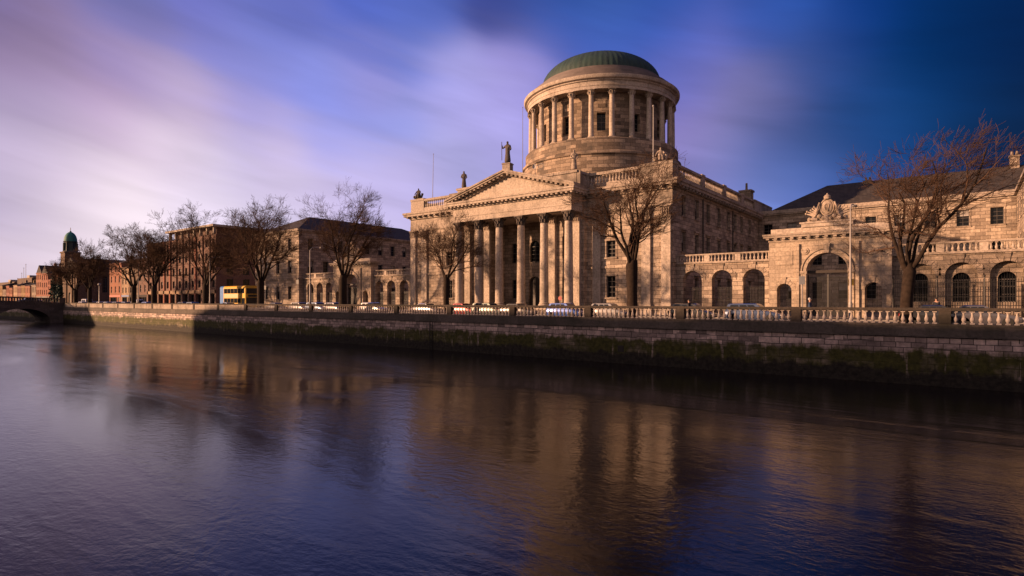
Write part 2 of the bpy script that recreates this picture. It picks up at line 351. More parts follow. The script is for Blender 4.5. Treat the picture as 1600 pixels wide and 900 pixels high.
# local wall frame: s along the wall, z up, n outwards
class Wall:
    def __init__(s, O, U, N): s.O, s.U, s.N = O, U, N
    def p(s, a, z, n): return (s.O[0]+s.U[0]*a+s.N[0]*n, s.O[1]+s.U[1]*a+s.N[1]*n, z)
    def box(s, mb, a0, a1, z0, z1, n0, n1):
        mb.add([s.p(a0, z0, n0), s.p(a1, z0, n0), s.p(a1, z0, n1), s.p(a0, z0, n1), s.p(a0, z1, n0), s.p(a1, z1, n0), s.p(a1, z1, n1), s.p(a0, z1, n1)],
               [(3, 2, 1, 0), (4, 5, 6, 7), (0, 1, 5, 4), (1, 2, 6, 5), (2, 3, 7, 6), (3, 0, 4, 7)])
def S(x0, y): return Wall((x0, y), (1, 0), (0, -1))     # faces the river (south)
def E(x, y0): return Wall((x, y0), (0, 1), (1, 0))      # faces right (east)
def Wn(x0, y): return Wall((x0, y), (1, 0), (0, 1))     # faces north
class Op:
    def __init__(s, s0, s1, z0, z1, arch=False): s.s0, s.s1, s.z0, s.z1, s.arch = s0, s1, z0, z1, arch
    def outline(s, seg=12):
        if not s.arch: return [(s.s0, s.z0), (s.s1, s.z0), (s.s1, s.z1), (s.s0, s.z1)]
        r = (s.s1-s.s0)/2; c = (s.s0+s.s1)/2; zs = s.z1-r
        return [(s.s0, s.z0), (s.s1, s.z0)]+[(c+r*math.cos(math.pi*i/seg), zs+r*math.sin(math.pi*i/seg)) for i in range(seg+1)]
def facade(mb, W, L, z0, z1, ops, t=.5, back=False, a0=0.):
    xs = sorted({a0, L} | {o.s0 for o in ops} | {o.s1 for o in ops}); zs = sorted({z0, z1} | {o.z0 for o in ops} | {o.z1 for o in ops})
    for i in range(len(xs)-1):
        for j in range(len(zs)-1):
            cx, cz = (xs[i]+xs[i+1])/2, (zs[j]+zs[j+1])/2
            if any(o.s0 < cx < o.s1 and o.z0 < cz < o.z1 for o in ops): continue
            for n in ((0, -t) if back else (0,)):
                mb.quad(W.p(xs[i], zs[j], n), W.p(xs[i+1], zs[j], n), W.p(xs[i+1], zs[j+1], n), W.p(xs[i], zs[j+1], n))
    for o in ops:
        ol = o.outline()
        if o.arch:
            r = (o.s1-o.s0)/2; pts = ol[2:]
            for k in range(len(pts)-1):
                (ax, az), (bx, bz) = pts[k], pts[k+1]
                for n in ((0, -t) if back else (0,)):
                    mb.quad(W.p(ax, az, n), W.p(bx, bz, n), W.p(bx, o.z1, n), W.p(ax, o.z1, n))
        for k in range(len(ol)):
            (ax, az), (bx, bz) = ol[k], ol[(k+1) % len(ol)]
            if abs(ax-bx)+abs(az-bz) < 1e-6: continue
            mb.quad(W.p(ax, az, 0), W.p(bx, bz, 0), W.p(bx, bz, -t), W.p(ax, az, -t))
    if back:
        for a in (a0, L): mb.quad(W.p(a, z0, 0), W.p(a, z1, 0), W.p(a, z1, -t), W.p(a, z0, -t))
        mb.quad(W.p(a0, z1, 0), W.p(L, z1, 0), W.p(L, z1, -t), W.p(a0, z1, -t))
def window(parent, W, o, depth=.28, mat=None, cols=2, rows=2, blind=0., name='window', bar=.035):
    mat = mat or SASH
    f = MB(); fr = .07
    n0, n1 = -depth-.04, -depth+.03
    zt = o.z1-(o.s1-o.s0)/2 if o.arch else o.z1
    W.box(f, o.s0, o.s0+fr, o.z0, zt, n0, n1); W.box(f, o.s1-fr, o.s1, o.z0, zt, n0, n1)
    W.box(f, o.s0+fr, o.s1-fr, o.z0, o.z0+fr, n0, n1); W.box(f, o.s0+fr, o.s1-fr, zt-fr, zt, n0, n1)
    for i in range(1, cols):
        a = o.s0+(o.s1-o.s0)*i/cols; W.box(f, a-bar/2, a+bar/2, o.z0+fr, zt-fr, n0+.01, n1-.01)
    for j in range(1, rows):
        z = o.z0+(zt-o.z0)*j/rows; b2 = .06 if j*2 == rows else bar
        W.box(f, o.s0+fr, o.s1-fr, z-b2/2, z+b2/2, n0+.006, n1-.006)
    fo = part(name, f, mat, parent, smooth=False)
    g = MB(); ol = o.outline()
    g.prism(ol, lambda a, z, n: W.p(a, z, n), n0-.015, n0-.005)
    part('pane', g, GLASS, fo, smooth=False)
    if blind:
        b = MB(); W.box(b, o.s0+fr, o.s1-fr, zt-fr-(zt-o.z0)*blind, zt-fr, n0-.004, n0+.004); part('blind', b, BLIND, fo, smooth=False)
    return fo
def tiers(mb, x0, x1, y0, y1, lst):
    """stack of flat courses round a rectangle: (projection, z0, z1)"""
    for p_, z0, z1 in lst: mb.box(x0-p_, x1+p_, y0-p_, y1+p_, z0, z1)
BAL_PROF = [(.5, 0), (.5, .09), (.36, .12), (.30, .16), (.44, .22), (.52, .32), (.48, .42), (.34, .54), (.24, .68), (.24, .76), (.36, .80), (.30, .84), (.50, .88), (.50, 1.)]
def baluster_mb(h, wd, n=10, cx=0., cy=0., z=0.):
    b = MB()
    b.lathe(cx, cy, [(r*wd*.98, z+h*q) for r, q in BAL_PROF[2:-2]], n)
    b.box(cx-wd*.5, cx+wd*.5, cy-wd*.5, cy+wd*.5, z, z+h*.10); b.box(cx-wd*.5, cx+wd*.5, cy-wd*.5, cy+wd*.5, z+h*.89, z+h)
    return b

# ------------------------------------------------------------------ skin helper (figures)
def skin_mesh(name, verts, edges, rad, sub=2, root=0):
    me = bpy.data.meshes.new(name+'_tmp'); me.from_pydata(verts, edges, [])
    o = bpy.data.objects.new(name+'_tmp', me); col.objects.link(o)
    o.modifiers.new('skin', 'SKIN'); sv = me.skin_vertices[0].data if me.skin_vertices else None
    if sv is None:
        bm = bmesh.new(); bm.from_mesh(me); bm.verts.layers.skin.verify(); bm.to_mesh(me); bm.free(); sv = me.skin_vertices[0].data
    for i, r in enumerate(rad):
        sv[i].radius = r if isinstance(r, tuple) else (r, r); sv[i].use_root = (i == root)
    ss = o.modifiers.new('sub', 'SUBSURF'); ss.levels = sub; ss.render_levels = sub
    bpy.context.view_layer.update()
    dg = bpy.context.evaluated_depsgraph_get()
    out = bpy.data.meshes.new_from_object(o.evaluated_get(dg)); out.name = name
    bpy.data.objects.remove(o); bpy.data.meshes.remove(me)
    out.shade_smooth(); return out
def mesh_part(name, me, mat, parent, loc=(0, 0, 0)):
    me.materials.clear(); me.materials.append(mat)
    o = bpy.data.objects.new(name, me); col.objects.link(o); o.parent = parent; o.location = loc; return o

# =================================================================== SETTING
WZ = -3.72; QY = 45.0
g = MB(); g.box(-3000, 3000, QY+.9, 4000, -3, -.13); solo('ground', g, SOIL, 'town ground on the far bank behind the quay', kind='structure')
g = MB(); g.box(-3000, 3000, -3000, -.9, -6, -.02); solo('ground', g, SOIL, 'ground of the near bank behind the photographer', kind='structure')
g = MB(); g.quad((-3000, -.5, WZ), (3000, -.5, WZ), (3000, QY+.2, WZ), (-3000, QY+.2, WZ)); solo('river', g, WATER, 'dark rippled tidal river', kind='structure')
g = MB(); g.box(-3000, 3000, -8, QY+8, -7, -6.5); solo('river_bed', g, SOIL, 'muddy river bed', kind='structure')
g = MB(); g.box(-900, 300, 49.4, 57.6, -.13, -.12); solo('road', g, ASPH, 'asphalt quay road', kind='structure')
g = MB(); g.box(-900, 300, QY+.92, 49.2, -.128, 0); g.box(-900, 300, 49.2, 49.4, -.128, .008); solo('pavement', g, PAVE, 'riverside pavement with granite kerb', kind='structure')
g = MB(); g.box(-900, 300, 57.8, 62.3, -.128, 0); g.box(-900, 300, 57.6, 57.8, -.128, .008); solo('pavement', g, PAVE, 'pavement along the building fronts', kind='structure')
g = MB(); g.box(-95, 10, 62.3, 110, -.128, -.01); solo('courtyard', g, PAVE, 'paved courts behind the screen walls', kind='structure')
g = MB()
for i in range(60): g.box(-250+i*5, -247.5+i*5, 53.44, 53.56, -.12, -.114)
solo('road_markings', g, PAINT, 'white dashed lane line on the quay road', kind='structure', smooth=False)
g = MB(); g.box(-900, 300, 49.55, 49.65, -.12, -.114); solo('road_markings', g, PAINT, 'line along the kerb of the quay road', kind='structure')

# ------------------------------------------------------------------ quay wall
qw = thing('quay_wall', 'long stone river wall with algae, dark coping and pale balustrade', 'quay wall', (-40, QY, WZ))
g = MB(); g.box(-600, 60, QY, QY+.95, -6.6, -.62); part('wall_face', g, QUAY, qw, smooth=False)
g = MB(); g.box(-600, 60, QY-.10, QY+.95, -.66, -.53); part('string_course', g, GRAN, qw, smooth=False)
g = MB(); g.box(-600, 60, QY+.02, QY+.75, -.53, .16); part('plinth', g, GRAN, qw, smooth=False)
PX0, PSP = -1.05, 8.47
BX_END = PX0-10*PSP
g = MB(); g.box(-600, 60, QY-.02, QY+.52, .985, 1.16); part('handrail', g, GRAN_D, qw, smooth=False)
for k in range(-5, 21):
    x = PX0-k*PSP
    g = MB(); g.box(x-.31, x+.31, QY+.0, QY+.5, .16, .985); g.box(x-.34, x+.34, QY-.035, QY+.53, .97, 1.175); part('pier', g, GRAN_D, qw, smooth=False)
bal = mesh_from(baluster_mb(.825, .235, 10), 'baluster'); bal.materials.append(BALU)
pos = []
for k in range(-4, 11):
    xr = PX0-k*PSP+PSP if k > -5 else 0
    x1 = PX0-(k-1)*PSP; x0 = PX0-k*PSP
    nb = 19
    for i in range(nb):
        pos.append(x0+.31+(x1-x0-.62)*(i+.5)/nb)
pos = [x for x in pos if x < 8]
pos.sort(key=lambda x: -x)
for x in pos[:100]:
    o = bpy.data.objects.new('baluster', bal); col.objects.link(o); o.parent = qw; o.location = (x+40, .26, .16-WZ)
g = MB()
for x in pos[100:]:
    b = baluster_mb(.825, .235, 8, x, QY+.26, .16); g.add(b.v, b.f)
part('baluster', g, BALU, qw, stuff=True)
g = MB(); g.box(-600, BX_END-.31, QY+.05, QY+.45, .16, .985); part('parapet_panel', g, PORT_D, qw, smooth=False)
g = MB(); x = -23.2; g.box(x-.28, x+.28, QY-.03, QY+.1, -2.75, -2.2); part('drain_outlet', g, VOID, qw, smooth=False)  # solid block; the shade inside the outlet is put into its colour
g = MB()
for yy in (QY-.2,): 
    for i in range(9): g.box(-46.2, -45.8, QY-.09, QY-.05, -3.4+i*.3, -3.36+i*.3)
    g.box(-46.22, -46.18, QY-.1, QY-.05, -3.7, -.7); g.box(-45.82, -45.78, QY-.1, QY-.05, -3.7, -.7)
part('ladder', g, IRON, qw, smooth=False)
# near bank wall
sw = thing('quay_wall', 'low stone river wall on the near bank under the photographer', 'quay wall', (0, -.7, WZ))
g = MB(); g.box(-600, 300, -.95, -.45, -6.6, -.1); part('wall_face', g, QUAY, sw, smooth=False)
g = MB(); g.box(-600, 300, -.9, -.5, -.1, .95); part('parapet', g, GRAN, sw, smooth=False)
g = MB(); g.box(-600, 300, -.98, -.42, .952, 1.08); part('coping', g, GRAN, sw, smooth=False)

# =================================================================== DOMED COURTHOUSE
F = 63.6; X0, X1 = -69.6, -26.3; YB = 106.5; Xp = -47.5; PW = 62.9; CT = 15.4
ch = thing('courthouse', 'huge domed stone courthouse with columned portico and drum above the quay', 'courthouse', (Xp, F, 0))
g = MB(); FS = S(X0, F); ES = E(X1, F)
def fx(x): return x-X0
sw_ops = []
for xc in (-34.1, -61.2):
    sw_ops += [Op(fx(xc)-.62, fx(xc)+.62, 2.0, 4.6), Op(fx(xc)-.62, fx(xc)+.62, 6.9, 8.9)]
left_ops = [o for o in sw_ops if o.s1 < fx(-57.5)]; right_ops = [o for o in sw_ops if o.s0 > fx(-37.5)]
facade(g, FS, fx(-57.5), 0, CT, left_ops, .4)
facade(g, FS, fx(X1), 0, CT, right_ops, .4, a0=fx(-37.5))
# wall under the portico with the central recess
PS = S(-57.5, PW)
p_ops = [Op(-54.85-.55+57.5, -54.85+.55+57.5, 1.9, 4.6), Op(-54.85-.55+57.5, -54.85+.55+57.5, 7.0, 9.8),
         Op(-40.15-.55+57.5, -40.15+.55+57.5, 1.9, 4.6), Op(-40.15-.55+57.5, -40.15+.55+57.5, 7.0, 9.8)]
facade(g, PS, 4.6, 0, 12.6, p_ops[:2], .4); facade(g, PS, 20, 0, 12.6, p_ops[2:], .4, a0=15.4)
for x in (-57.5, -37.5): g.quad((x, PW, 0), (x, F, 0), (x, F, CT), (x, PW, CT))
RY = 66.4; RS = S(-52.9, RY)
door = Op(5.4-1.0, 5.4+1.0, .3, 5.0, True)
r_ops = [Op(1.35, 2.45, 1.9, 4.6), Op(8.35, 9.45, 1.9, 4.6), Op(1.35, 2.45, 7, 9.8), Op(8.35, 9.45, 7, 9.8), Op(4.6, 6.2, 7, 10, True)]
facade(g, RS, 10.8, 0, 12.6, [door]+r_ops, .4)
for x in (-52.9, -42.1): g.quad((x, PW, 0), (x, RY, 0), (x, RY, 12.6), (x, PW, 12.6))
# east side
YE = 98.5
w_y = [66.8, 71.1, 75.1, 79.3, 83.3, 86.3, 89.3, 93.4]
e_up = [Op(y-F-.6, y-F+.6, 11.6, 14.0) for y in w_y]; e_lo = [Op(y-F-.6, y-F+.6, 7.4, 9.7) for y in w_y]; e_gr = [Op(y-F-.6, y-F+.6, 2.0, 4.4) for y in w_y]
facade(g, ES, YB-F, 0, CT, e_up+e_lo+e_gr, .4)
for y in w_y:      # raised surrounds and hoods
    for z0, z1 in ((11.6, 14.0), (7.4, 9.7), (2.0, 4.4)):
        a = y-F
        ES.box(g, a-.78, a+.78, z0-.16, z0-.02, .002, .14)
        ES.box(g, a-.76, a-.61, z0, z1, .002, .05); ES.box(g, a+.61, a+.76, z0, z1, .002, .05); ES.box(g, a-.76, a+.76, z1+.01, z1+.16, .002, .06)
    ES.box(g, y-F-.9, y-F+.9, 9.9, 10.08, .002, .22); ES.box(g, y-F-.9, y-F+.9, 4.6, 4.78, .002, .22)
for xc in (-34.1, -61.2):
    a = fx(xc)
    for z0, z1 in ((2.0, 4.6), (6.9, 8.9)):
        FS.box(g, a-.85, a+.85, z0-.2, z0-.02, .002, .16); FS.box(g, a-.80, a-.63, z0, z1, .002, .06); FS.box(g, a+.63, a+.80, z0, z1, .002, .06); FS.box(g, a-.85, a+.85, z1+.01, z1+.2, .002, .1)
ES.box(g, .05, YB-F, 6.0, 6.25, .003, .1); ES.box(g, .05, YB-F, 0, .9, .003, .09)
FS.box(g, fx(-37.5)+.01, fx(X1)-3.6, 5.55, 5.8, .003, .1); FS.box(g, 3.6, fx(-57.5)-.01, 5.55, 5.8, .003, .1)
FS.box(g, fx(-37.5)+.01, fx(X1)-3.6, 0, .9, .003, .12); FS.box(g, 3.6, fx(-57.5)-.01, 0, .9, .003, .12)
g.quad((X0, F, 0), (X0, YB, 0), (X0, YB, CT), (X0, F, CT)); g.quad((X0, YB, 0), (X1, YB, 0), (X1, YB, CT), (X0, YB, CT))
part('wall', g, STONE, ch, smooth=False)
for o in left_ops+right_ops: window(ch, FS, o, cols=2, rows=4)
for o in p_ops: window(ch, PS, o, cols=2, rows=4)
for o in r_ops: window(ch, RS, o, cols=2, rows=4)
for i, o in enumerate(e_up+e_lo+e_gr): window(ch, ES, o, cols=2, rows=4, blind=(.0, .4, 0, .5, 0)[i % 5])
g = MB(); g.prism(door.outline(), lambda a, z, n: RS.p(a, z, n), -.38, -.33); RS.box(g, 5.36, 5.44, .3, 3.9, -.33, -.3); RS.box(g, 4.4, 6.4, 3.85, 4.0, -.33, -.29); part('door', g, WOOD, ch, smooth=False)
# roof deck
g = MB(); g.box(X0+.3, X1-.3, F+.3, YB-.3, 15.0, 15.3); part('roof', g, LEAD, ch, smooth=False)
# entablature: front and returns
g = MB()
FS.box(g, -.03, fx(-57.9), 12.6, 13.3, .004, .12); FS.box(g, -.03, fx(-57.9), 13.3, 14.35, .004, .06)
FS.box(g, fx(-37.1), fx(X1)+.03, 12.6, 13.3, .004, .12); FS.box(g, fx(-37.1), fx(X1)+.03, 13.3, 14.35, .004, .06)
g.box(X0-.06, X1+.06, F-.3, YB+.1, 14.35, 14.6); g.box(X0-.35, X1+.35, F-.4, YB+.3, 14.6, 14.78); g.box(X0-.82, X1+.82, F-.85, YB+.7, 14.78, 15.12); g.box(X0-.95, X1+.95, F-.98, YB+.8, 15.12, CT)
n = 36
for i in range(n+1):
    x = X0-.1+(X1-X0+.2)*i/n
    if -58.6 < x < -36.4: continue
    g.box(x-.16, x+.16, F-.78, F-.28, 14.55, 14.775)
for i in range(40): y = F+.4+i*1.06; g.box(X1+.02, X1+.76, y-.16, y+.16, 14.55, 14.775)
part('cornice', g, PORT_D, ch, smooth=False)
# portico entablature and pediment
PF = 60.2
pe = MB()
xa, xb = Xp-9.85, Xp+9.85
pe.box(xa, xb, PF, PW+.35, 12.6, 13.25); pe.box(xa-.06, xb+.06, PF-.06, F, 13.25, 13.38); pe.box(xa+.03, xb-.03, PF+.03, F, 13.38, 14.4)
pe.box(xa-.15, xb+.15, PF-.15, F, 14.4, 14.6); pe.box(xa-.75, xb+.75, PF-.75, F-.7, 14.78, 15.1); pe.box(xa-.86, xb+.86, PF-.86, F-.71, 15.1, 15.32)
for i in range(30):
    x = xa-.4+(xb-xa+.8)*i/29; pe.box(x-.15, x+.15, PF-.68, PF-.14, 14.58, 14.775)
for i in range(4):
    y = PF+.2+i*.8; pe.box(xb+.1, xb+.68, y-.15, y+.15, 14.58, 14.775)
pe.box(xa+.1, xb-.1, PF+.5, RY+.1, 12.55, 12.75)
part('portico_entablature', pe, PORT, ch, smooth=False)
pd = MB()
hw = xb-Xp+.86; z0, zt = 15.32, 18.75
fn = lambda a, z, y: (Xp+a, y, z)
pd.prism([(-hw+1.6, z0+.002), (hw-1.6, z0+.002), (0, zt-.78)], fn, PF+.22, PF+2)          # tympanum
part('pediment', pd, PORT, ch, smooth=False)
rk = MB()
for s_ in (-1, 1):
    def fr(y0, y1, lo, hi_, e=0.):
        pts = [(s_*(hw+e), z0+lo), (s_*(hw+e), z0+hi_), (0, zt-.5+hi_), (0, zt-.5+lo)]
        rk.prism(pts if s_ > 0 else pts[::-1], fn, y0, y1)
    fr(PF-.86, PF+2.4, .22, .44); fr(PF-.72, PF+2.3, -.02, .218); fr(PF-.02, PF+2., -.3, -.022, -1.2)
    L = math.hypot(hw, zt-z0)
    for i in range(15):
        k = .06+i*.064; cx = s_*hw*(1-k); cz = z0+(zt-.5-z0)*k
        rk.prism([(cx-.17, cz-.2-.05), (cx+.17, cz-.2-.05), (cx+.17, cz+.03), (cx-.17, cz+.03)], fn, PF-.6, PF+.0)
part('raking_cornice', rk, PORT_D, ch, smooth=False)
rf = MB(); rf.prism([(-hw+.2, z0+.35), (hw-.2, z0+.35), (0, zt-.1)], fn, PF+1.9, 72.); part('portico_roof', rf, LEAD, ch, smooth=False)
at = MB(); at.box(Xp-9.9, Xp+9.9, 61.3, F+2.2, CT+.01, 17.3); at.box(Xp-10.05, Xp+10.05, 61.15, F+2.3, 17.3, 17.6); part('attic', at, PORT_D, ch, smooth=False)
# steps
st_ = MB(); st_.box(Xp-11, Xp+11, 58.9, PW+3.6, -.05, .17); st_.box(Xp-10.6, Xp+10.6, 59.3, PW+3.6, .17, .34); st_.box(Xp-10.3, Xp+10.3, 59.65, PW+3.6, .34, .5); part('step', st_, GRAN, ch, smooth=False)
# portico columns
def column_profile(zb, zt, r, taper=.85):
    out = []
    for i in range(9):
        q = i/8; out.append((r*(1-(1-taper)*q**1.7), zb+(zt-zb)*q))
    return out
def capital_mb(cx, cy, z0, z1, r):
    b = MB(); h = z1-z0
    b.lathe(cx, cy, [(r*.86, z0), (r*1.0, z0+.04*h), (r*.88, z0+.08*h), (r*.92, z0+.45*h), (r*1.12, z0+.72*h), (r*1.32, z0+.86*h)], 16)
    for ring, zz, rr in ((8, .1, 1.0), (8, .4, 1.1)):                 # acanthus leaves
        for i in range(ring):
            a = 2*math.pi*(i+(.5 if zz > .2 else 0))/ring
            c, s_ = math.cos(a), math.sin(a)
            b.tube((cx+c*r*rr*.9, cy+s_*r*rr*.9, z0+zz*h), (cx+c*r*rr*1.02, cy+s_*r*rr*1.02, z0+(zz+.25)*h), .1*r*2, .13*r*2, 6)
            b.tube((cx+c*r*rr*1.02, cy+s_*r*rr*1.02, z0+(zz+.25)*h), (cx+c*r*rr*1.22, cy+s_*r*rr*1.22, z0+(zz+.22)*h), .12*r*2, .05*r*2, 6)
    for sx in (-1, 1):
        for sy in (-1, 1): b.tube((cx+sx*r*.7, cy+sy*r*.7, z0+.6*h), (cx+sx*r*1.15, cy+sy*r*1.15, z0+.86*h), .1*r, .22*r, 6)
    b.box(cx-r*1.35, cx+r*1.35, cy-r*1.35, cy+r*1.35, z0+.87*h, z1-.003)
    return b
def base_mb(cx, cy, z0, z1, r):
    b = MB(); h = z1-z0
    b.box(cx-r*1.4, cx+r*1.4, cy-r*1.4, cy+r*1.4, z0, z0+.5*h)
    b.lathe(cx, cy, [(r*1.32, z0+.5*h), (r*1.38, z0+.6*h), (r*1.3, z0+.7*h), (r*1.1, z0+.76*h), (r*1.18, z0+.86*h), (r*1.02, z1)], 20)
    return b
for k in range(6):
    x = Xp+(k-2.5)*3.636; y = PF+.62
    b = MB(); b.lathe(x, y, column_profile(1.42, 11.35, .56), 20); c = part('column', b, PORT, ch)
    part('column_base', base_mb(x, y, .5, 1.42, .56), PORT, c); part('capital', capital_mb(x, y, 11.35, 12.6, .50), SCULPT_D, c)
def pilaster(x, y, wd=1.1, pr=.28, z1=12.6, mat=None):
    b = MB(); W = S(x-wd/2, y)
    W.box(b, 0, wd, 1.3, z1-1.25, .004, pr); W.box(b, -.1, wd+.1, .0, .75, .004, pr+.12); W.box(b, -.05, wd+.05, .75, 1.3, .004, pr+.06)
    o = part('pilaster', b, mat or PORT, ch, smooth=False)
    c = MB(); W.box(c, -.02, wd+.02, z1-1.25, z1-1.1, .004, pr+.04)
    for i in range(4):
        a = wd*(i+.5)/4; c.tube(W.p(a, z1-1.1, pr), W.p(a, z1-.75, pr+.08), .1, .14, 6); c.tube(W.p(a, z1-.7, pr), W.p(a, z1-.3, pr+.12), .1, .15, 6)
    W.box(c, .02, wd-.02, z1-1.1, z1-.2, .004, pr); W.box(c, -.14, wd+.14, z1-.2, z1-.004, .004, pr+.16)
    part('capital', c, PORT_D, o)
for x in (-29.45, -27.0, -36.0): pilaster(x, F)
for x in (-68.9, -66.4, -59.0): pilaster(x, F)
for k in (0, 1, 4, 5): pilaster(Xp+(k-2.5)*3.636, PW, 1.0, .45)
# parapet
CY0, CY1 = 16.2, 17.2
pp = MB()
for (xa_, xb_) in ((X0, -66.7), (-61.1, -57.3), (-37.7, -37.2), (-30.3, X1)): pp.box(xa_, xb_, F-.02, F+.75, CT-.003, 17.25); pp.box(xa_-.06, xb_+.06, F-.1, F+.82, 17.25, 17.6)
for (xa_, xb_) in ((-66.7, -61.1), (-37.2, -30.3)): pp.box(xa_, xb_, F+.02, F+.6, CT-.003, 16.1); pp.box(xa_+.06, xb_-.06, F-.03, F+.65, 17.12, 17.45)
yy = F+.75; groups = [(F+1.6, F+9.2), (F+10.4, F+17.6), (F+18.8, F+25.8), (F+27, F+32.4)]
dies = [(F+.82, F+1.6), (F+9.2, F+10.4), (F+17.6, F+18.8), (F+25.8, F+27), (F+32.4, YB)]
for a, b_ in dies: pp.box(X1-.7, X1+.02, a, b_, CT-.003, 17.3); pp.box(X1-.76, X1+.08, a+.005, b_-.005, 17.3, 17.55)
for a, b_ in groups: pp.box(X1-.6, X1-.03, a, b_, CT-.003, 16.1); pp.box(X1-.66, X1+.02, a+.005, b_-.005, 17.12, 17.42)
pp.box(X0, X0+.7, F+.6, YB, CT-.003, 17.45); pp.box(X0+.5, X1-.3, YB-.6, YB-.02, CT-.003, 17.42)
ppo = part('parapet', pp, PORT_D, ch, smooth=False)
bm_ = mesh_from(baluster_mb(1.02, .3, 8), 'baluster'); bm_.materials.append(PORT)
for a, b_, n in ((-66.7, -61.1, 13), (-37.2, -30.3, 16)):
    for i in range(n):
        o = bpy.data.objects.new('baluster', bm_); col.objects.link(o); o.parent = ppo; o.location = Vector((a+(b_-a)*(i+.5)/n, F+.3, 16.1))-wloc(ch)
for a, b_ in groups:
    n = int((b_-a)/.46)
    for i in range(n):
        o = bpy.data.objects.new('baluster', bm_); col.objects.link(o); o.parent = ppo; o.location = Vector((X1-.3, a+(b_-a)*(i+.5)/n, 16.1))-wloc(ch)
g = MB(); g.box(X1-2.6, X1-.9, 97.2, 98.8, 15.3, 19.1); g.box(X1-2.75, X1-.75, 97.05, 98.95, 19.1, 19.4); g.lathe(X1-1.75, 98, [(.2, 19.4), (.16, 20.6)], 8); part('chimney', g, STONE_D, ch, smooth=False)
for y in (73.1, 85):
    g = MB(); g.tube((X1+.1, y, .2), (X1+.1, y, 14.4), .07, .07, 8); part('downpipe', g, IRON, ch)
# scroll behind the right statue
g = MB(); g.prism([(0, CT), (2.3, CT), (2.3, 16.5), (1.4, 16.55), (.7, 16.85), (.25, 17.3), (0, 17.5)], lambda a, z, d: (Xp+9.9+d, 61.35+a, z), 0, .5); part('scroll', g, PORT_D, ch)
# ---- drum and dome
dr = MB()
dr.lathe(DX, DY, [(13.1, 15.2), (13.1, 17.6), (12.6, 17.8), (12.6, 22.7), (12.85, 22.8), (12.85, 23.15), (12.45, 23.35), (12.35, 23.4), (12.35, 25.1), (12.2, 25.28), (10.2, 25.3)], 96, cap=False)
dp = part('drum', dr, DRUM, ch)
# cella wall with windows every 30 degrees
nseg = 144; rW = 10.25
dw = MB(); dep = .6
for i in range(nseg):
    a0, a1 = 360*i/nseg-1.25, 360*(i+1)/nseg-1.25
    cx = (a0+a1)/2; inw = min((cx) % 30, 30-(cx % 30)) < 3.8
    zr = [(25.3, 26.75), (29.45, 32.5)] if inw else [(25.3, 32.5)]
    for z0_, z1_ in zr: dw.lathe(DX, DY, [(rW, z0_), (rW, z1_)], 1, a0, a1, cap=False)
    if inw:
        for z_ in (26.75, 29.45): dw.lathe(DX, DY, [(rW, z_), (rW-dep, z_)], 1, a0, a1, cap=False)
def dpt(a, r, z): return (DX+r*math.sin(R(a)), DY-r*math.cos(R(a)), z)
for k in range(12):
    for s_ in (-3.75, 3.75):
        a = k*30+s_; dw.quad(dpt(a, rW, 26.75), dpt(a, rW, 29.45), dpt(a, rW-dep, 29.45), dpt(a, rW-dep, 26.75))
    a = k*30+15                          # blank recessed tablets between windows
    for zz0, zz1 in ((30.2, 31.3),):
        b = MB(); b.lathe(DX, DY, [(rW+.06, zz0), (rW+.06, zz1)], 2, k*30-3.4, k*30+3.4, cap=False); dw.add(b.v, b.f)
dwo = part('drum_wall', dw, DRUM, ch)
for k in range(12):
    a = k*30; ca_, sa_ = math.sin(R(a)), -math.cos(R(a))
    W = Wall((DX+ca_*(rW-dep+.3)-(-sa_)*.7, DY+sa_*(rW-dep+.3)-(ca_)*.7), (-sa_, ca_), (ca_, sa_))
    window(ch, W, Op(.0, 1.4, 26.75, 29.45), depth=.3, cols=2, rows=4)
    # surround
b0 = MB(); b0.lathe(0, 0, [(.5, 0), (.5, .16), (.46, .2), (.5, .3), (.42, .38)]+[(r, z) for r, z in column_profile(.42, 6.3, .4, .86)], 14)
b0.box(-.52, .52, -.52, .52, 0, .14)
cb = MB(); cb.lathe(0, 0, [(.36, 6.3), (.42, 6.36), (.36, 6.42), (.38, 6.7), (.52, 6.98), (.56, 7.02)], 12)
for i in range(8):
    a = math.pi*i/4; cb.tube((.38*math.cos(a), .38*math.sin(a), 6.45), (.55*math.cos(a), .55*math.sin(a), 6.8), .07, .1, 5)
cb.box(-.56, .56, -.56, .56, 7.0, 7.1)
bme = mesh_from(b0, 'column'); bme.materials.append(PORT); cme = mesh_from(cb, 'capital'); cme.materials.append(PORT_D)
for k in range(24):
    a = 7.5+15*k
    o = bpy.data.objects.new('column', bme); col.objects.link(o); o.parent = ch
    o.location = Vector(dpt(a, 11.45, 25.3))-wloc(ch); o.rotation_euler = (0, 0, R(a))
    q = bpy.data.objects.new('capital', cme); col.objects.link(q); q.parent = o
en = MB()
en.lathe(DX, DY, [(10.3, 32.4), (11.95, 32.4), (11.95, 32.85), (12.02, 32.88), (11.95, 32.95), (11.95, 33.5), (12.15, 33.6), (12.15, 33.75), (12.5, 33.85), (12.62, 34.1), (12.62, 34.32), (12.2, 34.42), (11.9, 34.45)], 120, cap=False)
part('drum_entablature', en, PORT, ch)
ri = MB(); ri.lathe(DX, DY, [(11.9, 34.45), (11.85, 34.95), (11.25, 35.02), (11.2, 35.5), (10.6, 35.6), (10.5, 36.05), (9.95, 36.15), (9.85, 36.6), (9.4, 36.7)], 120, cap=False); part('stepped_ring', ri, LEAD, ch)
dm = MB(); N = 288
dm.lathe(DX, DY, [(max(9.55*math.cos(R(q)), .02), 36.66+4.75*math.sin(R(q))) for q in range(0, 90, 5)]+[(.02, 41.41)], N, mod=lambda i: 1.006 if i % 4 == 0 else 1., cap=False); part('dome', dm, COPPER, ch)

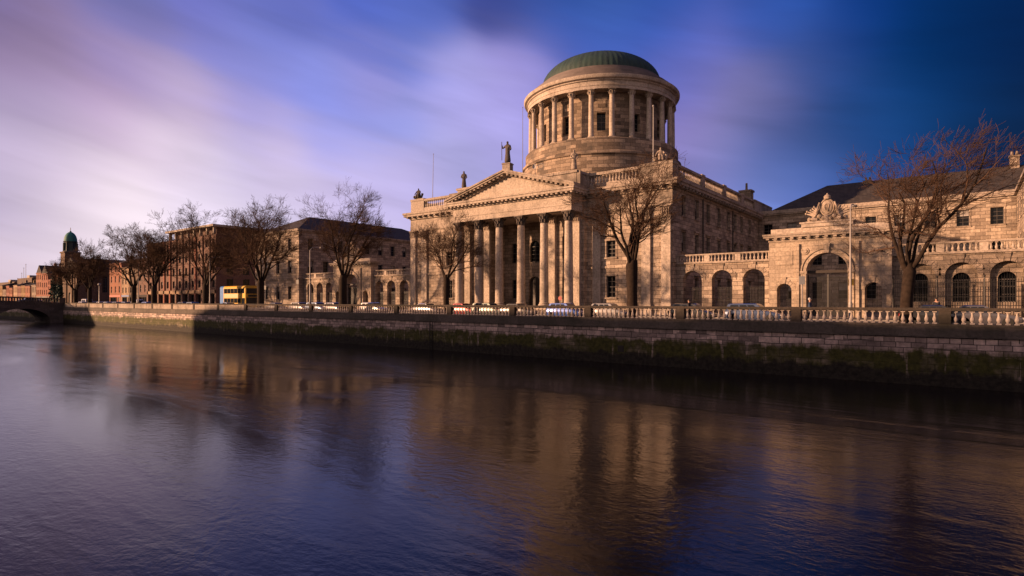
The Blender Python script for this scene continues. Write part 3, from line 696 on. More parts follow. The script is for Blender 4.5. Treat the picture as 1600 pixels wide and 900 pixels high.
# ------------------------------------------------------------------ statues
def statue(x, y, z, h, mat, label, rz=0., arm=0, seated=False, ped=0.):
    t = thing('statue', label, 'statue', (x, y, z), 'statues along the courthouse roof', rz)
    if ped:
        b = MB(); b.box(-.55, .55, -.5, .5, 0, ped); b.box(-.63, .63, -.58, .58, ped-.12, ped); part('pedestal', b, PORT_D, t, local=True, smooth=False)
    k = h/1.8
    if not seated:
        V = [(0, 0, .95), (0, .01, .55), (0, 0, .05), (0, 0, 1.2), (0, 0, 1.42), (0, -.01, 1.55), (0, -.02, 1.66), (0, -.02, 1.78),
             (.2, 0, 1.4), (.3, -.03, 1.12), (.22, -.2, .98), (-.2, 0, 1.4)]
        V += [(-.42, -.06, 1.22), (-.45, -.1, 1.5)] if arm else [(-.28, -.04, 1.12), (-.14, -.2, 1.08)]
        E_ = [(0, 1), (1, 2), (0, 3), (3, 4), (4, 5), (5, 6), (6, 7), (4, 8), (8, 9), (9, 10), (4, 11), (11, 12), (12, 13)]
        rad = [(.2, .16), (.23, .2), (.3, .27), (.19, .14), (.18, .13), .065, .1, .085, .085, .065, .05, .085, .065, .05]
    else:
        V = [(0, .1, .5), (0, .12, .85), (0, .08, 1.08), (0, .06, 1.2), (0, .04, 1.32), (0, .04, 1.43), (.13, -.3, .55), (.14, -.34, .1), (-.13, -.3, .55), (-.14, -.36, .1),
             (.22, .08, 1.05), (.34, -.1, .82), (.2, -.3, .7), (-.24, .08, 1.05), (-.4, .06, .8), (-.5, -.1, .6), (0, .2, .15)]
        E_ = [(0, 1), (1, 2), (2, 3), (3, 4), (4, 5), (0, 6), (6, 7), (0, 8), (8, 9), (2, 10), (10, 11), (11, 12), (2, 13), (13, 14), (14, 15), (0, 16)]
        rad = [(.26, .22), (.2, .15), (.18, .13), .065, .1, .085, .14, .12, .14, .12, .085, .065, .05, .085, .07, .06, (.4, .3)]
    me = skin_mesh('figure', [(a*k, b*k, c*k+ped) for a, b, c in V], E_, [(tuple(q*k for q in r) if isinstance(r, tuple) else r*k) for r in rad])
    mesh_part('figure', me, mat, t)
    b = MB(); b.box(-.32*k, .32*k, -.3*k, .3*k, ped, ped+.05*k)
    if seated: b.box(-.3*k, .3*k, -.05*k, .38*k, ped, ped+.4*k); b.tube((.4*k, .0, ped), (.55*k, .1, ped+.75*k), .09*k, .16*k, 8); b.ball((-.5*k, 0, ped+.3*k), .22*k)
    part('plinth', b, mat, t, local=True)
    if arm: b = MB(); b.path([(-.45*k, -.12*k, .3*k+ped), (-.46*k, -.12*k, 1.75*k+ped)], .025*k); part('staff', b, mat, t, local=True)
    return t
statue(Xp, PF+.1, 18.6, 3.0, SCULPT_D, 'dark robed statue holding a staff at the peak of the pediment', R(12), 1, ped=.95)
statue(Xp-9.2, 61.9, 17.6, 2.55, SCULPT_D, 'dark robed statue standing at the left end of the pediment', R(25))
statue(Xp+9.2, 61.9, 17.6, 2.7, SCULPT, 'robed statue at the right end of the pediment before the drum', R(30))
statue(-68.3, F+.35, 17.6, 2.2, SCULPT_D, 'dark seated statue on the left corner of the parapet', R(20), seated=True)
statue(-27.9, F+.4, 17.6, 2.2, SCULPT, 'pale seated statue on the right corner of the parapet', R(30), seated=True)
# roof poles
def pole(name, x, y, z0, z1, r, mat, label, cat, lean=0., ball=True):
    t = thing(name, label, cat, (x, y, z0))
    b = MB(); b.tube((0, 0, 0), (lean, 0, z1-z0), r, r*.55, 8); part('pole', b, mat, t, local=True)
    b = MB(); b.box(-r*2, r*2, -r*2, r*2, 0, .25); part('base', b, mat, t, local=True)
    if ball: b = MB(); b.ball((lean, 0, z1-z0+r), r*1.4); part('finial', b, mat, t, local=True)
    return t
pole('flagpole', -66.0, F+1.2, 17.2, 24.5, .05, WHITE_P, 'thin pale flagpole on the left of the courthouse parapet', 'flagpole', .2)
pole('flagpole', -47.2, 63.2, 17.4, 27.6, .05, GREY_P, 'thin grey mast rising behind the statue on the pediment', 'mast')
pole('flagpole', -29.3, F+1.5, 15.4, 24.6, .09, WHITE_P, 'white flagpole in front of the drum columns', 'flagpole')
t = thing('aerial', 'small white aerial dish with a ring behind the pediment peak', 'aerial', (-46.0, 64.4, 17.6))
b = MB(); b.tube((0, 0, 0), (0, 0, 2.6), .04, .04, 6); b.tube((0, 0, 2.2), (.7, 0, 2.2), .03, .03, 6); part('mast', b, GREY_P, t, local=True)
b = MB(); b.lathe(0, 0, [(.02, 0), (.22, .05), (.35, .16)], 14, cap=False); b.v = [(x+.05, -z-.1, y+2.1) for x, y, z in b.v]; part('dish', b, WHITE_P, t, local=True)
b = MB()
for i in range(16): a, c = 2*math.pi*i/16, 2*math.pi*(i+1)/16; b.tube((.95+.4*math.cos(a), 0, 2+.4*math.sin(a)), (.95+.4*math.cos(c), 0, 2+.4*math.sin(c)), .03, .03, 5)
part('ring', b, GREY_P, t, local=True)

# =================================================================== SCREEN ARCADES, GATES
def railing(mb, p0, p1, z0, z1, step=.13, r=.024, spear=True):
    p0, p1 = Vector(p0), Vector(p1); L = (p1-p0).length; n = max(2, int(L/step))
    for i in range(n+1):
        q = p0.lerp(p1, i/n); mb.tube((q.x, q.y, z0), (q.x, q.y, z1), r, r, 4)
        if spear: mb.tube((q.x, q.y, z1), (q.x, q.y, z1+.16), r*2.2, .002, 4)
    for z in (z0+.15, z0+(z1-z0)*.55, z1-.12):
        mb.tube((p0.x, p0.y, z), (p1.x, p1.y, z), .022, .022, 4)
def voussoirs(mb, W, xc, zs, r, wd=.55, n=11, pr=.05):
    for i in range(n):
        a0, a1 = math.pi*(i+.04)/n, math.pi*(i+.96)/n
        k = wd*(1.35 if i == n//2 else (1. if i % 2 else .8))
        pts = [(xc+r*math.cos(a0), zs+r*math.sin(a0)), (xc+(r+k)*math.cos(a0), zs+(r+k)*math.sin(a0)), (xc+(r+k)*math.cos(a1), zs+(r+k)*math.sin(a1)), (xc+r*math.cos(a1), zs+r*math.sin(a1))]
        mb.prism(pts, lambda a, z, n_: W.p(a, z, n_), .003, pr if i != n//2 else pr+.06)
AY = 64.6
def arcade(x0, x1, centres, r, label, open_=True, flip=False):
    t = thing('screen_wall', label, 'arcade wall', ((x0+x1)/2, AY, 0), 'arcaded screen walls beside the courthouse')
    W = S(x0, AY); L = x1-x0
    g = MB(); ops = [Op(c-x0-r, c-x0+r, .02, 4.98, True) for c in centres]
    if open_:
        facade(g, W, L, 0, 5.75, ops, 1.0, back=True)
    else:
        facade(g, W, L, 0, 5.75, ops, .45)
        iops = [Op(c-x0-.62, c-x0+.62, 1.5, 4.1, True) for c in centres]
        W2 = S(x0, AY+.45); facade(g, W2, L, 0, 5.75, iops, .4)
        g.quad(W.p(0, 5.75, 0), W.p(L, 5.75, 0), W.p(L, 5.75, -1), W.p(0, 5.75, -1))
    for c in centres: voussoirs(g, W, c-x0, 4.98-r, r)
    part('wall', g, STONE_D if not open_ else STONE, t, smooth=False)
    g = MB(); W.box(g, 0, L, 5.75, 5.95, -1.0, .16); W.box(g, 0, L, 6.68, 6.82, -.35, .08); part('coping', g, PORT_D, t, smooth=False)
    edges = [x0]+[(a+b_)/2 for a, b_ in zip(sorted(centres), sorted(centres)[1:])]+[x1]
    g = MB()
    for e in edges: g.box(max(e-.3, x0), min(e+.3, x1), AY-.02, AY+.3, 5.95, 6.68)
    part('pier', g, PORT, t, smooth=False)
    bme2 = mesh_from(baluster_mb(.73, .22, 8), 'baluster'); bme2.materials.append(PORT)
    for a, b_ in zip(edges, edges[1:]):
        n = max(3, int((b_-a-.6)/.36))
        for i in range(n):
            o = bpy.data.objects.new('baluster', bme2); col.objects.link(o); o.parent = t; o.location = Vector((a+.3+(b_-a-.6)*(i+.5)/n, AY+.14, 5.95))-wloc(t)
    if open_:
        for c in centres:
            g = MB(); railing(g, (c-r+.03, AY+.5, 0), (c+r-.03, AY+.5, 0), .05, 3.0, .15); part('iron_railing', g, IRON, t)
    else:
        for o in iops:
            f_ = window(t, W2, o, cols=3, rows=3)
            g = MB()
            for i in range(7):
                q = o.s0+(o.s1-o.s0)*(i+.5)/7; g.tube(W2.p(q, 1.5, -.1), W2.p(q, 4.05-.6*abs(i-3)/3.*.6, -.1), .016, .016, 4)
            for z in (2., 2.9, 3.4): g.tube(W2.p(o.s0, z, -.1), W2.p(o.s1, z, -.1), .018, .018, 4)
            part('window_grille', g, IRON, t)
    return t
arcade(X1, -16.02, [-24.4, -21.1, -17.75], 1.1, 'lit arcade of three open arches between the courthouse and the right hand gate')
arcade(-5.58, 5.05, [-3.35, -.35, 2.75], 1.15, 'arcade of barred windows in blind arches right of the right hand gate', open_=False)
arcade(-80.0, X0, [-78.55, -75.5, -72.35], 1.05, 'shaded arcade of three open arches between left hand gate and courthouse')
arcade(-101.0, -90.7, [-98.7, -95.7, -92.8], 1.0, 'arcade of open arches between corner wing and left hand gate')
rnd = random.Random(5)
def gate(xc, label, tlabel, seed):
    GY = 64.0; hwid = 5.33
    t = thing('gateway', label, 'gateway', (xc, GY, 0), 'triumphal gateways in the screen walls')
    W = S(xc-hwid, GY); L = 2*hwid
    g = MB()
    ops = [Op(hwid-1.82, hwid+1.82, .02, 6.3, True), Op(.75, 2.15, .02, 3.35, True), Op(L-2.15, L-.75, .02, 3.35, True)]
    facade(g, W, L, 0, 7.6, ops, 1.4, back=True)
    for o in ops[1:]: voussoirs(g, W, (o.s0+o.s1)/2, 3.35-.7, .7, .5, 9)
    for (ra, rb, pr_) in ((1.82, 2.0, .16), (2.0, 2.2, .11), (2.2, 2.32, .2)):          # moulded archivolt
        for i in range(24):
            a0, a1 = math.pi*i/24, math.pi*(i+1)/24; zc = 6.3-1.82
            g.prism([(hwid+ra*math.cos(a0), zc+ra*math.sin(a0)), (hwid+rb*math.cos(a0), zc+rb*math.sin(a0)), (hwid+rb*math.cos(a1), zc+rb*math.sin(a1)), (hwid+ra*math.cos(a1), zc+ra*math.sin(a1))], lambda a, z, n_: W.p(a, z, n_), .003, pr_)
    g.prism([(hwid-.2, 6.28), (hwid+.2, 6.28), (hwid+.3, 7.2), (hwid-.3, 7.2)], lambda a, z, n_: W.p(a, z, n_), .004, .32)
    for s_ in (hwid-1.82-.5, hwid+1.82): W.box(g, s_, s_+.5, 0, 4.3, .003, .13); W.box(g, s_-.06, s_+.56, 4.3, 4.55, .003, .22)
    for s_ in (hwid-2.75, hwid+2.45): W.box(g, s_, s_+.3, 0, 7.3, .003, .2)
    for s_ in (.35, L-2.75): W.box(g, s_+.5, s_+1.9, 5.2, 6.6, .003, .05)                     # raised tablets
    for s_ in (hwid-1.95, hwid+1.95):                                                          # spandrel roundels
        p_ = W.p(s_, 6.55, 0); rb = MB()
        for rr, dd in ((.36, .08), (.2, .14)):
            n_ = 16; pts = [(s_+rr*math.cos(2*math.pi*i/n_), 6.55+rr*math.sin(2*math.pi*i/n_)) for i in range(n_)]
            g.prism(pts, lambda a, z, n__: W.p(a, z, n__), .002, dd)
    part('wall', g, GATE, t, smooth=False)
    g = MB(); W.box(g, -.05, L+.05, 7.6, 7.85, -1.4, .1); W.box(g, -.45, L+.45, 8.0, 8.2, -1.6, .5); W.box(g, -.52, L+.52, 8.2, 8.38, -1.65, .58); W.box(g, -.1, L+.1, 7.85, 8.0, -1.5, .2)
    for i in range(15): W.box(g, -.2+i*(L+.1)/14, .1+i*(L+.1)/14, 7.82, 7.995, .2, .44)
    part('cornice', g, PORT_D, t, smooth=False)
    g = MB(); W.box(g, .2, L-.2, 8.38, 8.9, -1.4, .05); W.box(g, hwid-2.25, hwid+2.25, 8.9, 9.25, -1.3, .2); W.box(g, hwid-2.4, hwid+2.4, 9.25, 9.4, -1.4, .3); part('attic', g, PORT, t, smooth=False)
    for (o, top) in ((ops[0], 4.0),):
        for half in (0, 1):
            g = MB(); a0 = o.s0+.05+half*1.8; a1 = a0+1.72
            q0, q1 = W.p(a0, 0, -.7), W.p(a1, 0, -.7)
            railing(g, (q0[0], q0[1], 0), (q1[0], q1[1], 0), .1, 3.9, .1, .03)
            railing(g, (q0[0], q0[1]+.03, 0), (q1[0], q1[1]+.03, 0), .1, 1.0, .125, .02)
            for s_ in (a0, a1): q = W.p(s_, 0, -.7); g.tube((q[0], q[1], .05), (q[0], q[1], 4.2), .045, .045, 6)
            W.box(g, a0+.05, a1-.05, .15, .95, -.71, -.69)
            part('iron_gate', g, IRON, t)
    g = MB(); W.box(g, ops[0].s0+.003, ops[0].s1-.003, 4.35, 4.62, -.85, -.55); part('transom', g, WOOD, t, smooth=False)
    for o in ops[1:]:
        g = MB(); q0, q1 = W.p(o.s0+.03, 0, -.7), W.p(o.s1-.03, 0, -.7); railing(g, (q0[0], q0[1], 0), (q1[0], q1[1], 0), .1, 3.0, .13, .016, spear=False); part('iron_gate', g, IRON, t)
    # carved trophy: oval shield, crown, heaped arms and banners
    k = thing('carved_trophy', tlabel, 'sculpture', (xc, GY+.3, 9.4), 'carved trophies on the gateways')
    r = random.Random(seed)
    b = MB(); b.ball((0, -.1, 1.55), .62, .22, .82, 20, 12); so = part('shield', b, SCULPT, k, local=True)
    b = MB()
    for i in range(28):
        a, c = 2*math.pi*i/28, 2*math.pi*(i+1)/28; b.tube((.68*math.cos(a), -.14, 1.55+.9*math.sin(a)), (.68*math.cos(c), -.14, 1.55+.9*math.sin(c)), .09, .09, 6)
    b.path([(-.2, -.33, 1.2), (-.25, -.34, 1.75), (-.05, -.34, 1.95), (.22, -.34, 1.8)], .05); b.path([(.22, -.34, 1.8), (.1, -.34, 1.15), (-.2, -.33, 1.2)], .05)
    for i in range(4): b.tube((-.15+i*.08, -.33, 1.25), (-.1+i*.09, -.34, 1.85-.02*i), .015, .015, 4)
    part('shield_rim', b, SCULPT, so, local=True)
    b = MB(); b.lathe(0, -.1, [(.3, 2.42), (.36, 2.5), (.34, 2.6), (.38, 2.75), (.24, 2.9), (.08, 2.98)], 12); b.ball((0, -.1, 3.02), .09); part('crown', b, SCULPT, k, local=True)
    b = MB()
    for s_ in (-1, 1):
        for i in range(9):                      # furled banners and pikes fanning out
            a = R(18+i*9); L_ = 2.25-.11*i+r.uniform(-.15, .15)
            p0 = Vector((s_*.35, .05, .45)); p1 = p0+Vector((s_*math.cos(a)*L_*.92, r.uniform(-.15, .1), math.sin(a)*L_*.82))
            b.tube(p0, p1, .045, .03, 6); b.tube(p0.lerp(p1, .5), p0.lerp(p1, .95), .16+r.uniform(0, .06), .05, 7); b.ball(tuple(p1), .1, .08, .13, 6, 5)
        b.path([(s_*.75, -.3, 2.1), (s_*1.0, -.34, 1.3), (s_*1.15, -.34, .7), (s_*1.6, -.3, .25)], [.1, .13, .13, .08], 8)
    part('banner_fan', b, SCULPT, k, local=True)
    b = MB()
    for s_ in (-1, 1):
        b.tube((s_*.5, -.15, .28), (s_*1.9, -.25, .34), .2, .13, 10); b.tube((s_*1.0, -.35, .22), (s_*1.5, -.5, .22), .22, .22, 12)
        b.ball((s_*.75, -.3, .55), .3, .25, .25); b.ball((s_*1.35, -.1, .6), .26, .22, .3); b.ball((s_*1.85, -.05, .3), .22, .25, .28); b.ball((s_*.35, -.35, .3), .25, .2, .28)
    b.lathe(0, -.3, [(.34, 0), (.36, .1), (.3, .3), (.34, .55), (.25, .65)], 12); b.box(-2.15, 2.15, -.5, .45, 0, .07)
    part('heaped_arms', b, SCULPT, k, local=True)
    k.scale = (.86, .86, .88)
gate(-10.75, 'stone gateway with tall iron gates under the carved trophy right of the courthouse', 'carved stone trophy with oval shield and crown on the right hand gateway', 3)
gate(-85.35, 'stone gateway behind the bare tree left of the courthouse', 'carved stone trophy with shield behind the tree on the left hand gateway', 4)
# street railing at the far right
t = thing('iron_railing', 'tall black iron railing before the barred windows at far right', 'railing', (-1, 62.6, 0))
g = MB(); railing(g, (-5.2, 62.6, 0), (9, 62.6, 0), .25, 3.3, .17, .018); part('railing_panel', g, IRON, t)
g = MB(); g.box(-5.4, 9, 62.45, 62.75, -.01, .25); part('kerb_plinth', g, GRAN, t, smooth=False)
for x in (-5.2, -2., 1.2, 4.4):
    g = MB(); g.tube((x, 62.6, 0), (x, 62.6, 3.6), .05, .05, 8); g.ball((x, 62.6, 3.68), .09); part('post', g, IRON, t)

# =================================================================== WINGS
def hip_roof(mb, x0, x1, y0, y1, z0, zr, along='x', hip=None, ov=.35):
    x0 -= ov; x1 += ov; y0 -= ov; y1 += ov
    if along == 'x':
        h = hip if hip is not None else (y1-y0)/2; ym = (y0+y1)/2
        a, b = (x0+h, ym, zr), (x1-h, ym, zr)
    else:
        h = hip if hip is not None else (x1-x0)/2; xm = (x0+x1)/2
        a, b = (xm, y0+h, zr), (xm, y1-h, zr)
    c = [(x0, y0, z0), (x1, y0, z0), (x1, y1, z0), (x0, y1, z0)]
    if along == 'x': mb.add(c+[a, b], [(0, 1, 5, 4), (2, 3, 4, 5), (1, 2, 5), (3, 0, 4), (3, 2, 1, 0)])
    else: mb.add(c+[a, b], [(0, 1, 4), (1, 2, 5, 4), (2, 3, 5), (3, 0, 4, 5), (3, 2, 1, 0)])
def wing_wall(t, W, L, eave, cols_, rows_, wd=1.15, mat=STONE, surround=True, blindk=3, a0=0.):
    g = MB(); ops = [Op(c-wd/2, c+wd/2, z0, z1) for (z0, z1) in rows_ for c in cols_]
    facade(g, W, L, 0, eave, ops, .4, a0=a0)
    for o in ops:
        W.box(g, o.s0-.18, o.s1+.18, o.z0-.17, o.z0-.02, .003, .14)
        if surround: W.box(g, o.s0-.16, o.s0-.01, o.z0, o.z1, .003, .05); W.box(g, o.s1+.01, o.s1+.16, o.z0, o.z1, .003, .05); W.box(g, o.s0-.2, o.s1+.2, o.z1+.01, o.z1+.17, .003, .08)
    W.box(g, a0+.02, L-.02, 5.75, 5.95, .003, .1); W.box(g, a0+.02, L-.02, 0, .8, .003, .09)
    part('wall', g, mat, t, smooth=False)
    for i, o in enumerate(ops): window(t, W, o, cols=2, rows=4, blind=(0, .35, 0, .5, .0, .45)[i % 6] if blindk else 0)
ROWS = [(11.55, 13.7), (7.0, 9.4), (1.9, 4.4)]
# left corner wing
lw = thing('corner_wing', 'three storey stone wing with hipped slate roof left of the arcades', 'wing building', (-108.5, F, 0))
LX0, LX1 = -117, -101.0; LYB = 104
wing_wall(lw, S(LX0, F), LX1-LX0, CT-.6, [4.4, 8.7, 12.9], ROWS)
wing_wall(lw, E(LX1, F), LYB-F, CT-.6, [2.5+3.45*i for i in range(11)], ROWS, 1.2)
g = MB(); g.quad((LX0, F, 0), (LX0, LYB, 0), (LX0, LYB, CT-.6), (LX0, F, CT-.6)); g.quad((LX0, LYB, 0), (LX1, LYB, 0), (LX1, LYB, CT-.6), (LX0, LYB, CT-.6)); part('wall', g, STONE, lw, smooth=False)
g = MB(); tiers(g, LX0, LX1, F, LYB, [(.08, CT-.6, CT-.35), (.4, CT-.35, CT-.15), (.5, CT-.15, CT)]); part('cornice', g, PORT_D, lw, smooth=False)
g = MB(); hip_roof(g, LX0, LX1, F, LYB, CT+.004, 19.2, 'y', 7.8, .3); part('roof', g, SLATE, lw, smooth=False)
# rear range right
rr = thing('rear_range', 'stone rear range with slate roof behind the right hand gateway', 'wing building', (-8, 98.3, 0))
RX0, RX1 = X1+.05, 34.0; RYF = 98.3; RYB = 112
wing_wall(rr, S(RX0, RYF), RX1-RX0, CT-.6, [1.4+3.5*i for i in range(16)], ROWS, 1.35)
g = MB(); g.box(RX0+.02, RX1, RYF+.9, RYB, 0, CT-.61); part('wall', g, STONE, rr, smooth=False)
g = MB(); tiers(g, RX0+.6, RX1, RYF, RYB, [(.08, CT-.6, CT-.35), (.4, CT-.35, CT-.15), (.5, CT-.15, CT)]); g.box(RX0+.1, RX1, RYF, RYF+.5, CT, CT+.45); part('cornice', g, PORT_D, rr, smooth=False)
g = MB(); hip_roof(g, RX0+.4, RX1, RYF+.5, RYB, CT+.004, 20.1, 'x', 8.2, .0); rro = part('roof', g, SLATE, rr, smooth=False)
for cx in (5.2, -12., 22):
    g = MB(); g.box(cx-.5, cx+.5, 104.7, 105.7, 18.6, 21.2 if cx > 0 else 19.9); g.box(cx-.62, cx+.62, 104.58, 105.82, (21.2 if cx > 0 else 19.9), (21.4 if cx > 0 else 20.1))
    for s_ in (-.25, .25): g.lathe(cx+s_, 105.2, [(.18, 21.35 if cx > 0 else 20.1), (.14, 22.0 if cx > 0 else 20.7)], 8)
    part('chimney', g, STONE_D, rro, smooth=False)
# right corner wing, mostly beyond the frame
rw = thing('corner_wing', 'stone corner wing at the right edge beyond the barred arcade', 'wing building', (12, F+.6, 0))
wing_wall(rw, S(5.1, F), 15.7, CT-.6, [3, 7.3, 11.5], ROWS)
g = MB(); g.quad((5.1, F, 0), (5.1, RYF-.003, 0), (5.1, RYF-.003, CT-.6), (5.1, F, CT-.6)); g.box(5.6, 20.75, F+.9, RYF-.1, 0, CT-.62)
for y in [F+3+3.45*i for i in range(10)]:
    for z0_, z1_ in ROWS: g.box(5.02, 5.098, y-.8, y+.8, z0_-.17, z0_-.02); g.box(5.04, 5.098, y-.8, y-.62, z0_, z1_); g.box(5.04, 5.098, y+.62, y+.8, z0_, z1_); g.box(5.02, 5.098, y-.8, y+.8, z1_+.01, z1_+.2)
part('wall', g, STONE, rw, smooth=False)
for y in [F+3+3.45*i for i in range(10)]:
    for z0_, z1_ in ROWS: window(rw, Wall((5.1, y-.6), (0, 1), (-1, 0)), Op(0, 1.2, z0_, z1_), depth=-.02, cols=2, rows=4)
g = MB(); tiers(g, 5.15, 20.8, F, RYF-.1, [(.08, CT-.6, CT-.35), (.4, CT-.35, CT)]); part('cornice', g, PORT_D, rw, smooth=False)
g = MB(); hip_roof(g, 5.15, 20.8, F, RYF+6, CT+.004, 19.2, 'y', 7.8, .2); part('roof', g, SLATE, rw, smooth=False)

# =================================================================== OTHER BUILDINGS
def house(name, label, x0, x1, yf, dep, h, wmat, rows, cols_, roof='gable', shop=True, face=-1, group=None, rh=2.2, sash=None, win_w=1.0, shopc=None, cat='house', chim=True):
    t = thing(name, label, cat, ((x0+x1)/2, yf, 0), group)
    W = S(x0, yf) if face < 0 else Wn(x0, yf); L = x1-x0; g = MB(); ops = []
    zg = 3.4 if shop else .9
    fh = (h-zg-.3)/rows
    for r_ in range(rows):
        for c in range(cols_):
            cx = L*(c+.5)/cols_; z = zg+fh*r_+fh*.22; ops.append(Op(cx-win_w/2, cx+win_w/2, z, z+fh*.62))
    sops = [Op(.5, L*.62, .5, 2.7), Op(L*.7, L*.7+1.0, .05, 2.6)] if shop else []
    facade(g, W, L, 0, h, ops+sops, .25)
    y1 = yf+dep*(-face)
    for a, b in (((x0, yf), (x0, y1)), ((x1, yf), (x1, y1)), ((x0, y1), (x1, y1))): g.quad((*a, 0), (*b, 0), (*b, h), (*a, h))
    W.box(g, 0, L, h-.3, h+.004, .003, .18)
    for o in ops: W.box(g, o.s0-.1, o.s1+.1, o.z0-.12, o.z0-.01, .003, .1)
    part('wall', g, wmat, t, smooth=False)
    for o in ops: window(t, W, o, .18, sash or SASH_W, 2, 2)
    if shop:
        window(t, W, sops[0], .2, SASH, 3, 1, name='shop_window')
        b = MB(); W.box(b, sops[1].s0, sops[1].s1, .05, 2.6, -.22, -.16); part('door', b, WOOD, t, smooth=False)
        b = MB(); W.box(b, .3, L-.3, 2.8, 3.3, .003, .14); part('fascia', b, shopc or WOOD, t, smooth=False)
    b = MB()
    if roof == 'gable':
        ya, yb = min(yf, y1), max(yf, y1); ym = (ya+yb)/2
        b.prism([(ya-.1, h+.006), (yb+.1, h+.006), (ym, h+rh)], lambda p_, z, d: (d, p_, z), x0+.02, x1-.02)
    elif roof == 'front':
        ya, yb = min(yf, y1), max(yf, y1); xm = (x0+x1)/2
        b.prism([(x0, h+.006), (x1, h+.006), (xm, h+rh)], lambda p_, z, d: (p_, d, z), ya, yb)
    else: b.box(x0+.1, x1-.1, min(yf, y1)+.1, max(yf, y1)-.1, h-.2, h+.15)
    ro = part('roof', b, SLATE, t, smooth=False)
    if roof != 'flat' and chim:
        b = MB(); ym = (yf+y1)/2; b.box(x0+.15, x0+1.15, ym-.45, ym+.45, h+rh*.5, h+rh+1.1)
        for q in (.35, .65, .95): b.lathe(x0+q, ym, [(.12, h+rh+1.1), (.1, h+rh+1.5)], 6)
        part('chimney', b, wmat, ro, smooth=False)
    return t
# brown office block
ob = thing('office_block', 'brown brick office block with a pale flat canopy roof behind the bus', 'office building', (-157, 66, 0))
OX0, OX1, OY, OH = -178, -138.5, 66.0, 17.3
g = MB(); W = S(OX0, OY); L = OX1-OX0
ops = []; nb = 11
for r_ in range(4):
    for c in range(nb):
        cx = L*(c+.5)/nb; z = 4.6+r_*3.2; ops.append(Op(cx-.6, cx+.6, z+.2, z+2.0))
gops = [Op(L*(c+.5)/nb-1.3, L*(c+.5)/nb+1.3, .2, 3.2) for c in range(nb)]
facade(g, W, L, 0, OH, ops+gops, .35)
E2 = E(OX1, OY); eops = [Op(3+4*c-.8, 3+4*c+.8, 4.6+r_*3.2, 6.8+r_*3.2) for r_ in range(4) for c in range(7)]
facade(g, E2, 30, 0, OH, eops, .35)
g.quad((OX0, OY, 0), (OX0, OY+30, 0), (OX0, OY+30, OH), (OX0, OY, OH)); g.box(OX0+.4, OX1-.4, OY+1, OY+30, OH-.3, OH-.1)
part('wall', g, B_BRN, ob, smooth=False)
for i, o in enumerate(ops): window(ob, W, o, .25, SASH, 2, 1, blind=.4 if i % 7 == 2 else 0)
for o in gops: window(ob, W, o, .3, SASH, 2, 1, name='shop_window')
for o in eops: window(ob, E2, o, .25, SASH, 2, 1)
for c in range(nb+1):
    g = MB(); a = min(max(L*c/nb, .35), L-.35); W.box(g, a-.35, a+.35, 0, OH+.002*(c % 2), .004, .3); part('pier', g, B_RED if c in (3, 4, 8) else B_BRN, ob, smooth=False)
g = MB(); g.box(OX0+14, OX1+.4, OY-1.2, OY+14, 19.0, 19.5); part('canopy_roof', g, CONC, ob, smooth=False)
for c in range(8):
    g = MB(); x = OX0+15+c*3.4; g.box(x-.2, x+.2, OY-.6, OY+.02, OH+.004, 19.0); part('roof_post', g, CONC, ob, smooth=False)
g = MB(); g.box(OX0+16, OX1-1.5, OY+.6, OY+13, OH-.1, 19.0); part('penthouse', g, B_BRN, ob, smooth=False)
g = MB(); W.box(g, .05, L-.05, 3.4, 4.2, .004, .3); part('fascia', g, B_TAN, ob, smooth=False)
# houses between office block and church
house('terraced_house', 'dark brick house with a dark shopfront next to the office block', -187.5, -178.2, 67, 12, 13.2, B_BRN, 3, 3, shopc=VOID)
house('terraced_house', 'narrow dark house beside the pale tan house', -196, -187.6, 67.5, 12, 11.4, CHURCH, 3, 3, shopc=VOID)
house('terraced_house', 'pale tan rendered house right of the orange brick house', -203.2, -196.1, 68, 12, 11.6, B_TAN, 3, 3, shopc=plain('blue_shop_fascia', (.05, .12, .3), .5))
house('terraced_house', 'bright orange brick house with stacked chimney beside the church', -213, -203.3, 68, 12, 13.2, B_ORG, 3, 3, rh=1.6, shopc=plain('red_shop_fascia', (.4, .06, .04), .5))
# church
cu = thing('church', 'dark church with a green copper cupola on its square tower', 'church', (-251, 68, 0))
g = MB(); CW = S(-260.5, 68); cops = [Op(2.5, 3.9, 5, 11, True), Op(14.0, 15.4, 5, 11, True), Op(7.8, 10.2, .1, 4.6, True)]
facade(g, CW, 18, 0, 13, cops, .4)
CE = E(-242.5, 68); ceo = [Op(3+5*i-.8, 3+5*i+.8, 4.5, 10.5, True) for i in range(7)]
facade(g, CE, 38, 0, 13, ceo, .4); g.quad((-260.5, 68, 0), (-260.5, 106, 0), (-260.5, 106, 13), (-260.5, 68, 13))
for i in range(4): CW.box(g, [.3, 5.4, 11.6, 16.7][i], [1.3, 6.4, 12.6, 17.7][i], 0, 12.4, .004, .35)
CW.box(g, -.1, 18.1, 12.4, 13., .004, .5); CE.box(g, 0, 38, 12.4, 13., .004, .4)
part('wall', g, CHURCH, cu, smooth=False)
for o in cops[:2]: window(cu, CW, o, cols=3, rows=5)
for o in ceo: window(cu, CE, o, cols=3, rows=5)
g = MB(); g.prism(cops[2].outline(), lambda a, z, n: CW.p(a, z, n), -.35, -.3); part('door', g, WOOD, cu, smooth=False)
g = MB(); g.prism([(-260.8, 13.005), (-242.2, 13.005), (-251.5, 16.9)], lambda a, z, d: (a, d, z), 68.2, 106); part('roof', g, SLATE, cu, smooth=False)
tx, ty = -258.2, 70.1
g = MB(); g.box(tx-2.35, tx+2.35, ty-2.35, ty+2.35, 0, 18.9); g.box(tx-2.6, tx+2.6, ty-2.6, ty+2.6, 18.9, 19.4); two = part('tower', g, CHURCH, cu, smooth=False)
